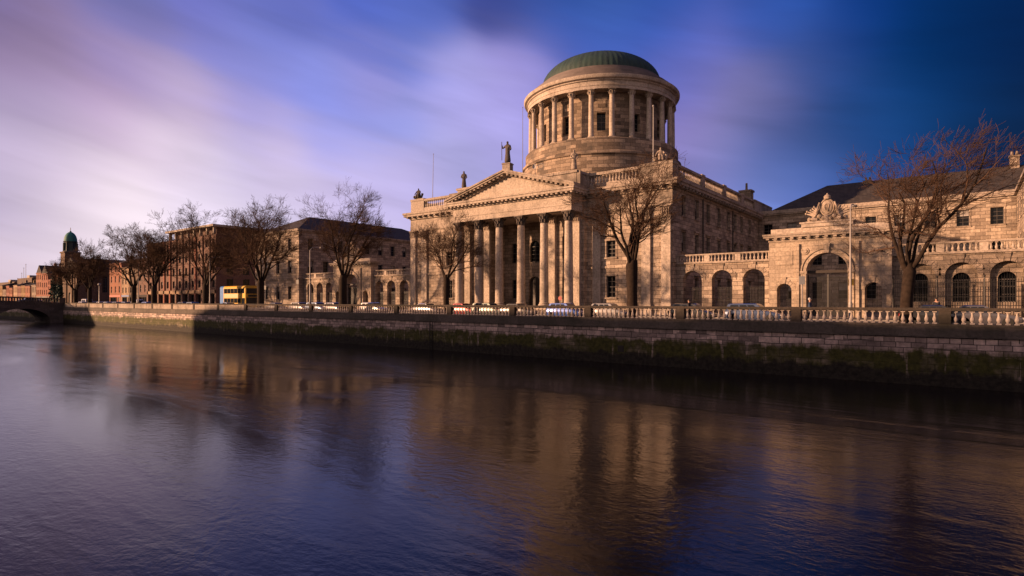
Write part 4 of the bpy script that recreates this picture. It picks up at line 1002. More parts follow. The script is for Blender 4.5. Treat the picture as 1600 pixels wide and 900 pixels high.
g = MB(); g.lathe(tx, ty, [(2.5, 19.4), (2.3, 19.7), (2.0, 19.8), (1.9, 22.8), (2.2, 22.9), (2.3, 23.2), (2.0, 23.3)], 8)
for i in range(8):
    a = 2*math.pi*i/8; g.tube((tx+2.1*math.cos(a), ty+2.1*math.sin(a), 19.7), (tx+2.1*math.cos(a), ty+2.1*math.sin(a), 22.7), .25, .22, 8)
part('belfry', g, copper('dark_belfry', (.03, .06, .055), (.04, .04, .04)), two, smooth=False)
g = MB(); g.lathe(tx, ty, [(2.0*math.cos(R(q))+.02, 23.3+3.4*math.sin(R(q))) for q in range(0, 91, 10)], 24); g.lathe(tx, ty, [(.3, 26.5), (.33, 26.9), (.12, 27.1), (.05, 27.3)], 8); part('cupola', g, COPPER_B, two)
g = MB(); g.box(tx-.06, tx+.06, ty-.06, ty+.06, 27., 28.3); g.box(tx-.35, tx+.35, ty-.05, ty+.05, 27.7, 27.85); part('cross', g, IRON, two, smooth=False)
# terrace left of the church
hs = [(-269, -261, 11.2, B_ORG, 'orange brick house immediately left of the church', 'gable'), (-277, -269, 9.6, B_RED, 'red brick house two doors left of the church', 'gable'),
      (-285, -277, 12.2, B_RED, 'red gable fronted house behind the dark conifers', 'front'), (-292, -285, 12.6, B_ORG, 'tall orange gabled house with steep roof at the bridge end', 'front')]
for x0, x1, h, m_, lb, rf_ in hs: house('terraced_house', lb, x0, x1, 68, 12, h, m_, 3, 3, rf_, rh=3.0 if rf_ == 'front' else 2.)
# distant quay beyond the bridge
cols_d = [B_CRM, B_ORG, B_YEL, B_PNK, B_TAN, B_ORG, B_RED, B_CRM, B_YEL, B_ORG, B_PNK, B_BRN, B_ORG, B_CRM]
names_d = ['cream', 'orange', 'ochre', 'pink', 'tan', 'orange', 'red', 'cream', 'ochre', 'orange', 'pink', 'brown', 'orange', 'cream']
rnd = random.Random(11); x = 0.
for i in range(14):
    wd = rnd.uniform(7.5, 10.5); h = rnd.uniform(7.4, 9.8); hx, hy = -328+x*.998, 76.5-x*.052
    o = house('distant_house', f'{names_d[i]} house far beyond the bridge, {["first","second","third","fourth","fifth","sixth","seventh","eighth","ninth","tenth","eleventh","twelfth","thirteenth","last"][i]} along the row from the church side', hx-wd, hx, hy, 10, h, cols_d[i], 2, 3, 'gable' if i % 3 else 'flat', False, group='houses far beyond the bridge', rh=1.6)
    o.rotation_euler.z = R(-3)
    x -= wd+(.4 if i % 4 else 3)
for i, (bx, by, bw, bh) in enumerate(((-452, 108, 26, 15), (-486, 107, 34, 16.5), (-528, 106, 44, 14.5))):
    b = thing('flat_block', ['dark flat roofed block behind the far row nearest the church', 'taller dark block in the middle behind the far row', 'long dark block at the far left behind the row'][i], 'building', (bx, by, 0))
    g = MB(); W = S(bx-bw/2, by); ops = [Op(bw*(c+.5)/8-1, bw*(c+.5)/8+1, 3+3*r_, 5+3*r_) for c in range(8) for r_ in range(3)]
    facade(g, W, bw, 0, bh, ops, .3); g.box(bx-bw/2, bx+bw/2, by+.6, by+14, 0, bh-.02); part('wall', g, CHURCH, b, smooth=False)
    for o in ops: window(b, W, o, .15, SASH, 2, 1)
    g = MB(); g.box(bx-3, bx+3, by+2, by+6, bh-.05, bh+1.8); part('plant_room', g, CONC, b, smooth=False)
for i, (mx, my, mz) in enumerate(((-455.5, 100, 21.5), (-451, 100, 23.5), (-460, 100, 18.5), (-469, 100, 15.5), (-485, 100, 12.5))):
    pole('mast', mx, my, 0, mz, .16, GREY_P, ['tall grey mast left of the tallest one beyond the bridge', 'tallest grey mast beyond the bridge', 'medium grey mast beyond the bridge', 'short grey mast beyond the bridge', 'shortest mast at the far left'][i], 'mast')
# houses on the near bank, behind the camera; they shade the river wall
rnd = random.Random(3); x = -480.
kinds = [(B_RED, 'red brick'), (B_TAN, 'tan'), (B_BRN, 'brown brick'), (B_CRM, 'cream'), (B_ORG, 'orange brick')]
i = 0
while x < 70:
    wd = rnd.uniform(9, 13)
    gap = -216 < x+wd/2 < -168
    m_, nm = kinds[i % 5]
    if not gap:
        hh = rnd.uniform(16.6, 16.95)
        g = thing('riverside_house', f'{nm} house of four storeys on the near bank behind the photographer', 'house', (x+wd/2, -13, 0), 'houses on the near bank')
        b = MB(); b.box(x, x+wd-.02, -25, -13, 0, hh); W = Wn(x, -13)
        for r_ in range(4):
            for c in range(3): W.box(b, wd*(c+.5)/3-.6, wd*(c+.5)/3+.6, 1.2+r_*3.3-.12, 1.2+r_*3.3, .003, .12)
        part('wall', b, m_, g, smooth=False)
        for r_ in range(4):
            for c in range(3):
                b = MB(); W.box(b, wd*(c+.5)/3-.5, wd*(c+.5)/3+.5, 1.2+r_*3.3, 3.1+r_*3.3, .004, .05); part('window', b, GLASS, g, smooth=False)
        b = MB(); b.prism([(-25.1, hh+.005), (-12.9, hh+.005), (-19, hh+3.4)], lambda p_, z, d: (d, p_, z), x, x+wd-.02); part('roof', b, SLATE, g, smooth=False)
    x += wd; i += 1

# =================================================================== BRIDGE
br_ = thing('stone_bridge', 'low dark stone arch bridge crossing the river at the left edge', 'bridge', (-177, 22, WZ))
BX0, BX1 = -184., -171.
g = MB(); yA, yB = -1.0, QY+.5
arches = [(3.2, 14.2), (16.8, 29.6), (32.0, 42.6)]
zd = lambda y: 1.15+.75*(1-((y-22.5)/23)**2)
ys = sorted({yA, yB} | {a+(b-a)*i/16 for a, b in arches for i in range(17)} | {yA+(yB-yA)*i/30 for i in range(31)})
def under(y):
    for a, b in arches:
        if a < y < b:
            c, hw_ = (a+b)/2, (b-a)/2; return -3.3+3.1*math.sqrt(max(0, 1-((y-c)/hw_)**2))
    return -6.5
for ya, yb in zip(ys, ys[1:]):
    ym = (ya+yb)/2; inside = under(ym) > -6.4
    za, zb = (under(ya) if under(ya) > -6.4 else -3.3, under(yb) if under(yb) > -6.4 else -3.3) if inside else (-6.5, -6.5)
    for X in (BX0, BX1): g.quad((X, ya, za), (X, yb, zb), (X, yb, zd(yb)-.2), (X, ya, zd(ya)-.2))
    if inside: g.quad((BX0, ya, za), (BX1, ya, za), (BX1, yb, zb), (BX0, yb, zb))
for a, b in arches:
    for y in (a, b): g.quad((BX0, y, -6.5), (BX1, y, -6.5), (BX1, y, -3.3), (BX0, y, -3.3))
part('arch_span', g, GRAN, br_, smooth=False)
g = MB()
for ya, yb in zip(ys, ys[1:]): g.quad((BX0, ya, zd(ya)-.2), (BX1, ya, zd(ya)-.2), (BX1, yb, zd(yb)-.2), (BX0, yb, zd(yb)-.2))
part('deck', g, ASPH, br_, smooth=False)
for X in (BX0+.25, BX1-.25):
    g = MB()
    for ya, yb in zip(ys, ys[1:]):
        b = [(X-.3, ya, zd(ya)-.35), (X+.3, ya, zd(ya)-.35), (X+.3, yb, zd(yb)-.35), (X-.3, yb, zd(yb)-.35)]; tp = [(p_[0], p_[1], p_[2]+.3) for p_ in b]
        g.add(b+tp, [(0, 1, 2, 3), (4, 5, 6, 7), (0, 1, 5, 4), (2, 3, 7, 6), (1, 2, 6, 5), (3, 0, 4, 7)])
        b = [(X-.2, ya, zd(ya)+.72), (X+.2, ya, zd(ya)+.72), (X+.2, yb, zd(yb)+.72), (X-.2, yb, zd(yb)+.72)]; tp = [(p_[0], p_[1], p_[2]+.18) for p_ in b]
        g.add(b+tp, [(0, 1, 2, 3), (4, 5, 6, 7), (0, 1, 5, 4), (2, 3, 7, 6), (1, 2, 6, 5), (3, 0, 4, 7)])
    n = 90
    for i in range(n):
        y = yA+(yB-yA)*(i+.5)/n; g.box(X-.09, X+.09, y-.1, y+.1, zd(y)-.06, zd(y)+.73)
    for y in (-.5, 15.5, 30.8, QY-.2): g.box(X-.4, X+.4, y-.6, y+.6, zd(y)-.3, zd(y)+1.15)
    part('bridge_balustrade', g, GRAN, br_, smooth=False)
for y in (15.5, 30.8):
    g = MB(); g.prism([(y-1.3, BX1), (y+1.3, BX1), (y, BX1+1.8)], lambda a, b, z: (b, a, z), -6.5, -1.6); part('cutwater', g, QUAY, br_, smooth=False)

# =================================================================== TREES
def make_tree(x, y, h, spread, tr, fork, seed, label, limbs=5, lean=.0, dens=1., twig=1., name='bare_tree', wind=.03, rmin=.0085):
    rng = random.Random(seed)
    t = thing(name, label, 'tree', (x, y, 0), 'bare trees along the quay')
    tv, tf, cv, cf = [], [], [], []
    def seg(V, Fc, pts, rads, n):
        base = len(V); k = len(pts)
        up = None
        for i, p_ in enumerate(pts):
            d = (pts[min(i+1, k-1)]-pts[max(i-1, 0)])
            d = d.normalized() if d.length > 1e-6 else Vector((0, 0, 1))
            a = d.orthogonal().normalized() if up is None else (up-d*up.dot(d))
            if a.length < 1e-3: a = d.orthogonal()
            a.normalize(); up = a; b = d.cross(a)
            for j in range(n):
                q = p_+(a*math.cos(2*math.pi*j/n)+b*math.sin(2*math.pi*j/n))*rads[i]; V.append((q.x, q.y, q.z))
        for i in range(k-1):
            for j in range(n): Fc.append((base+i*n+j, base+i*n+(j+1) % n, base+(i+1)*n+(j+1) % n, base+(i+1)*n+j))
    def jit(s): return Vector((rng.gauss(0, s), rng.gauss(0, s), rng.gauss(0, s)))
    cz = fork+(h-fork)*.5; rz = (h-fork)*.5+.4; rx = spread/2
    def env(p_):
        return ((p_.x-lean*(p_.z/h))/rx)**2+(p_.y/rx)**2+(max(p_.z-cz, 0)/rz)**2+(min(p_.z-cz, 0)/(rz*1.1))**2
    def branch(p0, d, L, r, lv):
        n = {1: 7, 2: 5, 3: 3, 4: 3, 5: 3}[lv]; k = {1: 8, 2: 7, 3: 5, 4: 4, 5: 2}[lv]
        pts = [p0]; rads = [r]; dd = d.copy(); p_ = p0.copy()
        for i in range(k):
            trop = {1: .10, 2: .05, 3: .06, 4: .10, 5: .10}[lv]
            dd = (dd+jit({1: .16, 2: .2, 3: .22, 4: .2, 5: .15}[lv])+Vector((.02+wind*(lv > 2), 0, trop))).normalized()
            p_ = p_+dd*(L/k); pts.append(p_.copy())
            q = (i+1)/k; rads.append(max(r*(1-q*.78), rmin*twig))
            if env(p_) > 1.08 and i >= 1 and lv > 1: break
            if env(p_) > .95 and i >= 4: break
        V, Fc = (tv, tf) if lv == 1 else (cv, cf)
        seg(V, Fc, pts, rads, n)
        if lv < 5:
            m_ = {1: int(9*dens), 2: int(8*dens), 3: int(6*dens), 4: 3}[lv]
            for i in range(m_):
                q = rng.uniform({1: .22, 2: .15, 3: .12, 4: .1}[lv], 1.); f_ = q*(len(pts)-1); a = min(int(f_), len(pts)-2)
                s0 = pts[a].lerp(pts[a+1], f_-a); rr_ = rads[a]+(rads[a+1]-rads[a])*(f_-a)
                ax = (pts[a+1]-pts[a]).normalized()
                perp = ax.orthogonal().normalized(); perp.rotate(Quaternion(ax, rng.uniform(0, 2*math.pi)))
                ang = R(rng.uniform(30, 70) if lv < 4 else rng.uniform(15, 45)); nd = ax*math.cos(ang)+perp*math.sin(ang)
                out = Vector((s0.x, s0.y, 0)); nd = (nd+(out.normalized()*.22 if out.length > .1 else Vector())).normalized()
                if nd.z < -.2: nd.z *= .35
                Lc = L*rng.uniform(.34, .6)*(1.2-.45*q)
                if lv == 4: Lc = rng.uniform(.3, .75)
                branch(s0, nd.normalized(), max(Lc, .4), min(rr_*.62, r*.45), lv+1)
    # trunk with a flared foot
    pts = [Vector((0, 0, -.1)), Vector((0, 0, .35)), Vector((rng.uniform(-.05, .05), 0, fork*.5)), Vector((rng.uniform(-.12, .12)+lean*.2, 0, fork)), Vector((lean*.25, 0, fork+.5))]
    seg(tv, tf, pts, [tr*1.45, tr*1.12, tr, tr*1.02, tr*.75], 9)
    for i in range(limbs):
        a = 2*math.pi*(i+rng.uniform(-.25, .25))/limbs+seed
        tilt = R(rng.uniform(16, 46)) if i else R(rng.uniform(4, 14))
        d = Vector((math.sin(tilt)*math.cos(a)+lean*.04, math.sin(tilt)*math.sin(a), math.cos(tilt)))
        L = (h-fork)*rng.uniform(.5, .86)*(.78+.22*math.cos(tilt))
        branch(Vector((lean*.15, 0, fork-.25*rng.random())), d, L, tr*rng.uniform(.27, .45), 1)
    zs_ = sorted(v[2] for v in cv); zmax = zs_[int(len(zs_)*.996)]; xs_ = sorted(abs(v[0]-lean*.5) for v in cv); xm = xs_[int(len(xs_)*.985)]
    ks, kz = min(max(spread/2/xm, .8), 1.3), h/zmax
    def fit(V):
        for i, v in enumerate(V):
            q = min(max(v[2]/fork-.4, 0), 1); kk = 1+(ks-1)*q
            V[i] = (v[0]*kk, v[1]*kk, v[2]*(1+(kz-1)*q) if v[2] > 0 else v[2])
    fit(tv); fit(cv)
    def mk(nm, V, Fc, mat):
        me = bpy.data.meshes.new(nm); me.from_pydata(V, [], Fc); me.shade_smooth(); me.materials.append(mat); me.update()
        o = bpy.data.objects.new(nm, me); col.objects.link(o); o.parent = t
    mk('trunk', tv, tf, BARK); mk('crown', cv, cf, TWIG)
    return t
TY = 47.4
make_tree(-3.2, TY, 13.0, 11.4, .36, 3.3, 24, 'big reddish bare tree with heavy low limbs at the far right before the gateway', 6, .5, .84)
make_tree(-23.3, TY, 14.7, 13.2, .45, 4.4, 7, 'bare forked tree with dark trunk before the right half of the courthouse', 6, .2, .84)
make_tree(-46.1, TY, 11.5, 10, .32, 3.6, 13, 'smaller bare tree in front of the portico columns at left', 5, 0, .9)
make_tree(-65.0, TY, 16.4, 12.5, .52, 4.2, 31, 'tall bare tree in front of the left hand gateway', 6, .4, 1.)
make_tree(-85.6, TY, 17.3, 12.5, .5, 4.0, 41, 'tall bare tree at the left corner of the corner wing beside the bus', 7, .3, 1.05, 1.2)
make_tree(-103.6, TY, 17.6, 13.0, .5, 3.8, 51, 'bare tree in front of the office block left of the bus', 7, .3, 1.0, 1.3)
make_tree(-125., TY, 17.8, 13, .5, 3.8, 61, 'bare tree at the left end of the office block', 7, .2, 1.0, 1.5)
make_tree(-135., TY, 16.4, 12.5, .45, 3.8, 66, 'bare tree left of the office block above the parked cars', 6, .2, .95, 1.5)
make_tree(-161., TY, 15.3, 12, .45, 3.5, 71, 'bare tree right of the two before the dark church', 6, .2, .95, 1.8)
make_tree(-171.5, 47.6, 14.0, 11, .42, 3.5, 77, 'bare tree before the church tower near the bridge', 6, 0, .95, 1.8)
def conifer(x, y, h, r, label, seed):
    rng = random.Random(seed); t = thing('conifer', label, 'tree', (x, y, 0))
    b = MB(); b.tube((0, 0, 0), (0, 0, h*.9), .3, .06, 8); part('trunk', b, BARK, t, local=True)
    b = MB()
    for i in range(900):
        q = rng.random()**.8; z = h*(.12+.88*q); rr_ = r*(1-q)**.8*rng.uniform(.35, 1.05)+.1; a = rng.uniform(0, 6.28)
        c = Vector((rr_*math.cos(a), rr_*math.sin(a), z)); s_ = rng.uniform(.25, .55)
        u = Vector((rng.gauss(0, 1), rng.gauss(0, 1), rng.gauss(0, 1))).normalized(); v = u.orthogonal().normalized()
        b.add([c-u*s_, c+v*s_*.5, c+u*s_, c-v*s_*.5+Vector((0, 0, -.2))], [(0, 1, 2, 3)])
    me = mesh_from(b, 'crown', smooth=False); me.materials.append(plain('conifer_leaf_%d' % seed, (.02, .045, .03), .8)); o = bpy.data.objects.new('crown', me); col.objects.link(o); o.parent = t
conifer(-238.5, 60.2, 12.8, 1.3, 'dark pointed conifer left of the church tower', 1)
conifer(-231.8, 60.0, 11.0, 1.1, 'shorter dark conifer next to the church tower', 2)

# =================================================================== STREET FURNITURE
def lamp(x, y, h, label, arm=1.6, r=.09, mat=WHITE_P, side=1):
    t = thing('street_lamp', label, 'street lamp', (x, y, 0), 'street lamps along the quay')
    b = MB(); b.lathe(0, 0, [(r*2.4, 0), (r*2.4, .2), (r*1.9, .3), (r*1.8, 1.3), (r*2.0, 1.38), (r*1.15, 1.55), (r*.9, h*.6), (r*.6, h)], 12); po = part('pole', b, mat, t, local=True)
    b = MB(); b.path([(0, 0, h-.02), (0, side*.3, h+.35), (0, side*arm*.7, h+.5), (0, side*arm, h+.5)], [.05, .045, .04, .035], 8); part('arm', b, mat, t, local=True)
    b = MB(); b.box(-.13, .13, min(side*arm, side*(arm+.65)), max(side*arm, side*(arm+.65)), h+.42, h+.56); part('lamp_head', b, GREY_P, t, local=True)
    return t
lamp(-6.4, 46.9, 8.0, 'tall pale street lamp with thick base beside the big tree at right', r=.07)
lamp(-71.9, 47.0, 8.6, 'tall white street lamp beside the tree before the left gateway')
lamp(-131.5, 47.0, 9, 'pale street lamp left of the office block trees')
lamp(-101.2, 47, 8.6, 'pale street lamp standing by the bus', r=.075)
def globe_lamp(x, y, h, label):
    t = thing('street_lamp', label, 'street lamp', (x, y, 0), 'street lamps along the quay')
    b = MB(); b.lathe(0, 0, [(.22, 0), (.2, .8), (.1, 1), (.08, h)], 10); part('pole', b, WHITE_P, t, local=True)
    b = MB(); b.ball((0, 0, h+.25), .3); part('lamp_globe', b, WHITE_P, t, local=True)
globe_lamp(-153.5, 47, 5.0, 'short white lamp post with globe head before the church')
def signpost(x, y, h, label, plate=None, mat=GREY_P, pm=None, round_=False, zp=None, pw=.35):
    t = thing('sign_post', label, 'sign', (x, y, 0))
    b = MB(); b.tube((0, 0, 0), (0, 0, h), .04, .04, 8); part('post', b, mat, t, local=True)
    zp = zp or h
    b = MB()
    if round_:
        n = 18; b.prism([(pw*math.cos(2*math.pi*i/n), zp-pw+pw*math.sin(2*math.pi*i/n)) for i in range(n)], lambda a, z, d: (a, d, z), -.07, -.045)
    else: b.box(-pw, pw, -.07, -.045, zp-.6, zp)
    part('sign_plate', b, pm or GREY_P, t, local=True, smooth=False)
    return t
signpost(-9.55, 47.2, 3.45, 'thin grey sign post with a small plate before the right gateway', zp=3.4, pm=plain('grey_sign_back', (.12, .13, .15), .5), pw=.2)
signpost(-75.2, 47.2, 5.2, 'thin pale sign post with a dark plate before the corner wing', mat=WHITE_P, zp=4.6, pm=IRON, pw=.3)
signpost(-84.2, 47.4, 3.9, 'dark sign plate on a thin post left of the corner wing windows', zp=3.9, pm=IRON, pw=.25)
signpost(-31.0, 47.6, 2.05, 'round red sign on a white post beside the blue car', mat=WHITE_P, pm=plain('red_sign', (.30, .025, .015), .5), round_=True, pw=.21)
signpost(-8.35, 61.6, 4.3, 'yellow notice board on a dark post beside the right iron gates', mat=IRON, zp=3.6, pm=plain('yellow_sign', (.55, .33, .04), .6), pw=.22)
# litter bin under the yellow board
# =================================================================== VEHICLES
TYRE = plain('tyre_rubber', (.015, .015, .015), .8); RIM = plain('alloy_rim', (.35, .35, .36), .35, .8); CGL = plain('car_glass', (.012, .017, .026), .12, spec=.3)
HL = plain('headlamp_glass', (.6, .6, .62), .15); TL = plain('tail_lamp', (.3, .01, .01), .2); CHRM = plain('black_trim', (.02, .02, .02), .5)
PAINTS = {}
def paint(n, c):
    if n not in PAINTS: PAINTS[n] = plain('car_paint_'+n, c, .28, .25, .05, 1., .5, .8)
    return PAINTS[n]
def wheel(t, x, y, r=.31, wd=.2):
    b = MB(); b.lathe(0, 0, [(r*.6, -wd/2), (r*.95, -wd/2), (r, -wd/3), (r, wd/3), (r*.95, wd/2), (r*.6, wd/2)], 20); b.v = [(a+x, c+y, -b_+r) for a, b_, c in b.v]
    o = part('wheel', b, TYRE, t, local=True)
    b = MB(); b.lathe(0, 0, [(r*.6, -wd/2+.02), (r*.6, wd/2-.02)], 16); b.v = [(a+x, c+y, -b_+r) for a, b_, c in b.v]; part('rim', b, RIM, o, local=True)
def car(x, y, pnt, label, style='hatch', L=4.1, H=1.46, wd=1.74, heading=0., dz=-.12):
    t = thing('parked_car' if y < 51.5 else 'car', label, 'car', (x, y, dz), 'cars on the quay road', heading)
    hl = L/2; hw_ = wd/2
    belt = .90; stn = {'hatch': (-hl+.12, -hl+.55, .35, 1.05), 'saloon': (-hl+.75, -hl+1.35, .3, 1.0), 'estate': (-hl+.1, -hl+.4, .35, 1.1), 'van': (-hl+.04, -hl+.18, .9, 1.45)}[style]
    b = MB()
    sta = [(-hl, .42, .78, .80), (-hl+.06, .28, belt-.06, .90), (-hl+.5, .22, belt, 1.), (-.6, .2, belt, 1.), (stn[3]-.1, .2, belt, 1.), (stn[3]+.25, .2, belt-.03, .99), (hl-.45, .22, .76, .95), (hl-.08, .28, .66, .86), (hl, .4, .58, .74)]
    vs_, fs_ = [], []
    for sx, zl, zh, k in sta:
        w_ = hw_*k
        for yy_, zz_ in ((w_*.9, zl), (w_, zl+.14), (w_, zl+(zh-zl)*.62), (w_*.95, zh-.05), (w_*.82, zh)): vs_.append((sx, yy_, zz_))
        for yy_, zz_ in ((w_*.82, zh), (w_*.95, zh-.05), (w_, zl+(zh-zl)*.62), (w_, zl+.14), (w_*.9, zl)): vs_.append((sx, -yy_, zz_))
    m_ = 10
    for i in range(len(sta)-1):
        for j in range(m_): fs_.append((i*m_+j, (i+1)*m_+j, (i+1)*m_+(j+1) % m_, i*m_+(j+1) % m_))
    fs_ += [tuple(range(m_)), tuple(reversed(range((len(sta)-1)*m_, len(sta)*m_)))]
    b.add(vs_, fs_)
    # cabin
    x0, x1, x2, x3 = stn[0], stn[1], stn[2], stn[3]
    bz, tz = belt-.04, H
    wb, wt = hw_*.90, hw_*.70
    rings = [(x0, bz, wb, x3, bz), ]
    base_ = [(x0, wb, bz), (x3, wb, bz), (x3, -wb, bz), (x0, -wb, bz)]
    mid = [(x1-.06, wt+.03, tz-.07), (x2+.06, wt+.03, tz-.07), (x2+.06, -wt-.03, tz-.07), (x1-.06, -wt-.03, tz-.07)]
    top = [(x1+.12, wt-.1, tz), (x2-.12, wt-.1, tz), (x2-.12, -wt+.1, tz), (x1+.12, -wt+.1, tz)]
    b.add(base_+mid+top, [(i, (i+1) % 4, 4+(i+1) % 4, 4+i) for i in range(4)]+[(4+i, 4+(i+1) % 4, 8+(i+1) % 4, 8+i) for i in range(4)]+[(8, 9, 10, 11)])
    part('body', b, pnt, t, local=True)
    B = [Vector(q) for q in base_]; M_ = [Vector(q) for q in mid]
    def glass(i, u0, u1, v0, v1, nm):
        j = (i+1) % 4; P_ = lambda u, v: (B[i].lerp(B[j], u)).lerp(M_[i].lerp(M_[j], u), v)
        n_ = (P_(1, 0)-P_(0, 0)).cross(P_(0, 1)-P_(0, 0)).normalized(); c_ = (P_(.5, .5)-Vector((0, 0, 1)));
        if n_.dot(Vector((c_.x-(x0+x3)/2, c_.y, 0))) < 0: n_ = -n_
        b_ = MB(); q = [P_(u0, v0), P_(u1, v0), P_(u1, v1), P_(u0, v1)]
        b_.add([tuple(k+n_*.012) for k in q]+[tuple(k-n_*.01) for k in q], [(0, 1, 2, 3), (7, 6, 5, 4), (0, 4, 5, 1), (1, 5, 6, 2), (2, 6, 7, 3), (3, 7, 4, 0)]); part(nm, b_, CGL, t, local=True, smooth=False)
    glass(1, .06, .94, .1, .93, 'windscreen'); glass(3, .1, .9, .15, .9, 'rear_window')
    for i in (0, 2):
        for (u0, u1) in ((.10, .36), (.40, .62), (.65, .86)): 
            uu = (u0, u1) if i == 0 else (1-u1, 1-u0); glass(i, uu[0], uu[1], .14, .9, 'side_window')
    for sx in (-hl+.78, hl-.8):
        for sy in (-hw_+.1, hw_-.1): wheel(t, sx, sy)
    for sy in (-1, 1):
        b = MB(); b.box(hl-.16, hl-.02, sy*hw_*.62-.16, sy*hw_*.62+.16, .5, .62); part('headlight', b, HL, t, local=True)
        b = MB(); b.box(-hl-.01, -hl+.1, sy*hw_*.7-.11, sy*hw_*.7+.11, .62, .82); part('tail_light', b, TL, t, local=True)
        b = MB(); b.ball((x3-.25, sy*(hw_+.05), .98), .07, .09, .07, 8, 6); part('wing_mirror', b, CHRM, t, local=True)
    return t
silver, blue, dark, red, white = paint('silver', (.22, .22, .23)), paint('blue', (.05, .12, .42)), paint('dark', (.03, .032, .036)), paint('red', (.32, .03, .03)), paint('white', (.5, .5, .51))
sblue = paint('slate_blue', (.06, .09, .17)); green, lblue, grey = paint('grey_green', (.07, .095, .08)), paint('light_blue', (.10, .17, .28)), paint('grey', (.10, .10, .115))
CY = 50.6
def cx(px, Y): u = (px-800)/915; return Y*(.79016*u-.61291)/(.61291*u+.79016)
for px, pn, st2_, lb in (
    (1530, grey, 'saloon', 'grey car behind the balustrade at the far right'), (1466, dark, 'saloon', 'black car behind the rail near the right edge under the big tree'),
    (1178, sblue, 'estate', 'slate blue car before the three lit arches'), (1082, dark, 'hatch', 'black car at the right corner of the courthouse'),
    (952, silver, 'hatch', 'silver hatchback by the trunk of the forked tree'), (884, blue, 'hatch', 'bright blue car before the right end of the portico'),
    (809, dark, 'saloon', 'black car before the middle of the portico'), (765, green, 'estate', 'grey green car before the portico columns'), (724, red, 'saloon', 'dark red car next to the small portico tree'),
    (668, grey, 'saloon', 'grey car at the left corner of the courthouse'), (585, silver, 'estate', 'silver estate before the shaded left arcade'), (524, grey, 'hatch', 'small grey car by the trunk before the left gateway'),
    (497, lblue, 'estate', 'light blue car before the arches left of the gateway'), (470, silver, 'hatch', 'silver car near the right corner of the corner wing'), (433, dark, 'saloon', 'black car before the corner wing windows'),
    (303, lblue, 'hatch', 'pale blue car before the office block entrance'), (289, dark, 'hatch', 'black car left of the pale blue car before the office block')):
    car(cx(px, CY), CY, pn, lb, st2_, L=4.5 if st2_ in ('saloon', 'estate') else 4.0, H=1.5 if st2_ != 'saloon' else 1.43)
car(cx(358, 49.9)-.2, 47.9+2.1, lblue, 'blue car parked in front of the yellow bus', 'saloon', 4.4)
for px, pn, st2_, lb in ((232, blue, 'hatch', 'blue car under the trees left of the office block'), (216, white, 'van', 'white van under the trees left of the office block'), (199, dark, 'hatch', 'dark car before the tan house'),
                         (185, grey, 'hatch', 'grey car before the orange brick house'), (171, white, 'hatch', 'white car before the orange brick house'), (158, white, 'saloon', 'white saloon by the globe lamp'), (147, silver, 'hatch', 'silver car before the dark church'),
                         (131, white, 'estate', 'white estate car nearest the bridge')):
    car(cx(px, CY), CY, pn, lb, st2_, L=4.3, H=1.5 if st2_ != 'van' else 2.0)
car(-178, 52, white, 'white van at the bridge end under the tree', 'van', 4.9, 2.2, 1.9)
car(-176, 40, dark, 'dark car crossing the bridge', 'saloon', 4.4, heading=R(90), dz=1.0-.0)
# double-decker bus
YEL = plain('bus_yellow', (.72, .43, .03), .35, coat=.5); BUSB = plain('bus_blue', (.04, .2, .55), .35, coat=.5); CREAM = plain('bus_panel_cream', (.55, .40, .2), .5)
bus = thing('double_decker_bus', 'yellow and blue double decker bus on the quay road before the office block', 'bus', (-102.2, 52.6, -.12))
b = MB(); L2, W2_, H2 = 4.5, 1.25, 4.35
prof = [(-W2_, .35), (W2_, .35), (W2_, 4.1), (W2_-.12, 4.28), (W2_-.4, H2), (-W2_+.4, H2), (-W2_+.12, 4.28), (-W2_, 4.1)]
b.prism(prof, lambda a, z, d: (d, a, z), -L2+1.3, L2-.12); b.prism([(a*.96, z*.985+.02) for a, z in prof], lambda a, z, d: (d, a, z), L2-.121, L2); part('body', b, YEL, bus, local=True)
b = MB(); b.prism(prof, lambda a, z, d: (d, a, z), -L2, -L2+1.299); part('rear_body', b, BUSB, bus, local=True, label='blue rear end of the bus')
for s_ in (-1, 1):
    for i in range(6):
        xx = -L2+1.5+i*1.2
        b = MB(); b.box(xx, xx+1.1, s_*W2_-.02*1, s_*W2_+.02, 3.02, 3.85); part('upper_window', b, CGL, bus, local=True, smooth=False)
        if i < 5: b = MB(); b.box(xx, xx+1.1, s_*W2_-.02, s_*W2_+.02, 1.35, 2.15); part('lower_window', b, CGL, bus, local=True, smooth=False)
    b = MB(); b.box(-L2+1.6, 1.9, s_*W2_-.015, s_*W2_+.015, 2.25, 2.92); part('side_panel', b, CREAM, bus, local=True, smooth=False)
    b = MB(); b.box(-L2+1.31, L2-1.4, s_*W2_-.012, s_*W2_+.012, .42, .8); part('skirt_panel', b, BUSB, bus, local=True, smooth=False)
    b = MB(); b.box(L2-1.2, L2-.2, s_*W2_-.02, s_*W2_+.02, 1.1, 2.2); part('cab_window', b, CGL, bus, local=True, smooth=False)
    for xx in (-2.4, 2.6): wheel(bus, xx, s_*1.1, .48, .28)
b = MB(); b.box(L2-.02, L2+.03, -1.1, 1.1, 1.1, 2.3); part('windscreen', b, CGL, bus, local=True, smooth=False)
b = MB(); b.box(L2-.02, L2+.03, -1.1, 1.1, 2.95, 3.9); part('upper_windscreen', b, CGL, bus, local=True, smooth=False)
b = MB(); b.box(L2-.02, L2+.035, -.8, .8, 2.4, 2.8); part('destination_box', b, CHRM, bus, local=True, smooth=False)

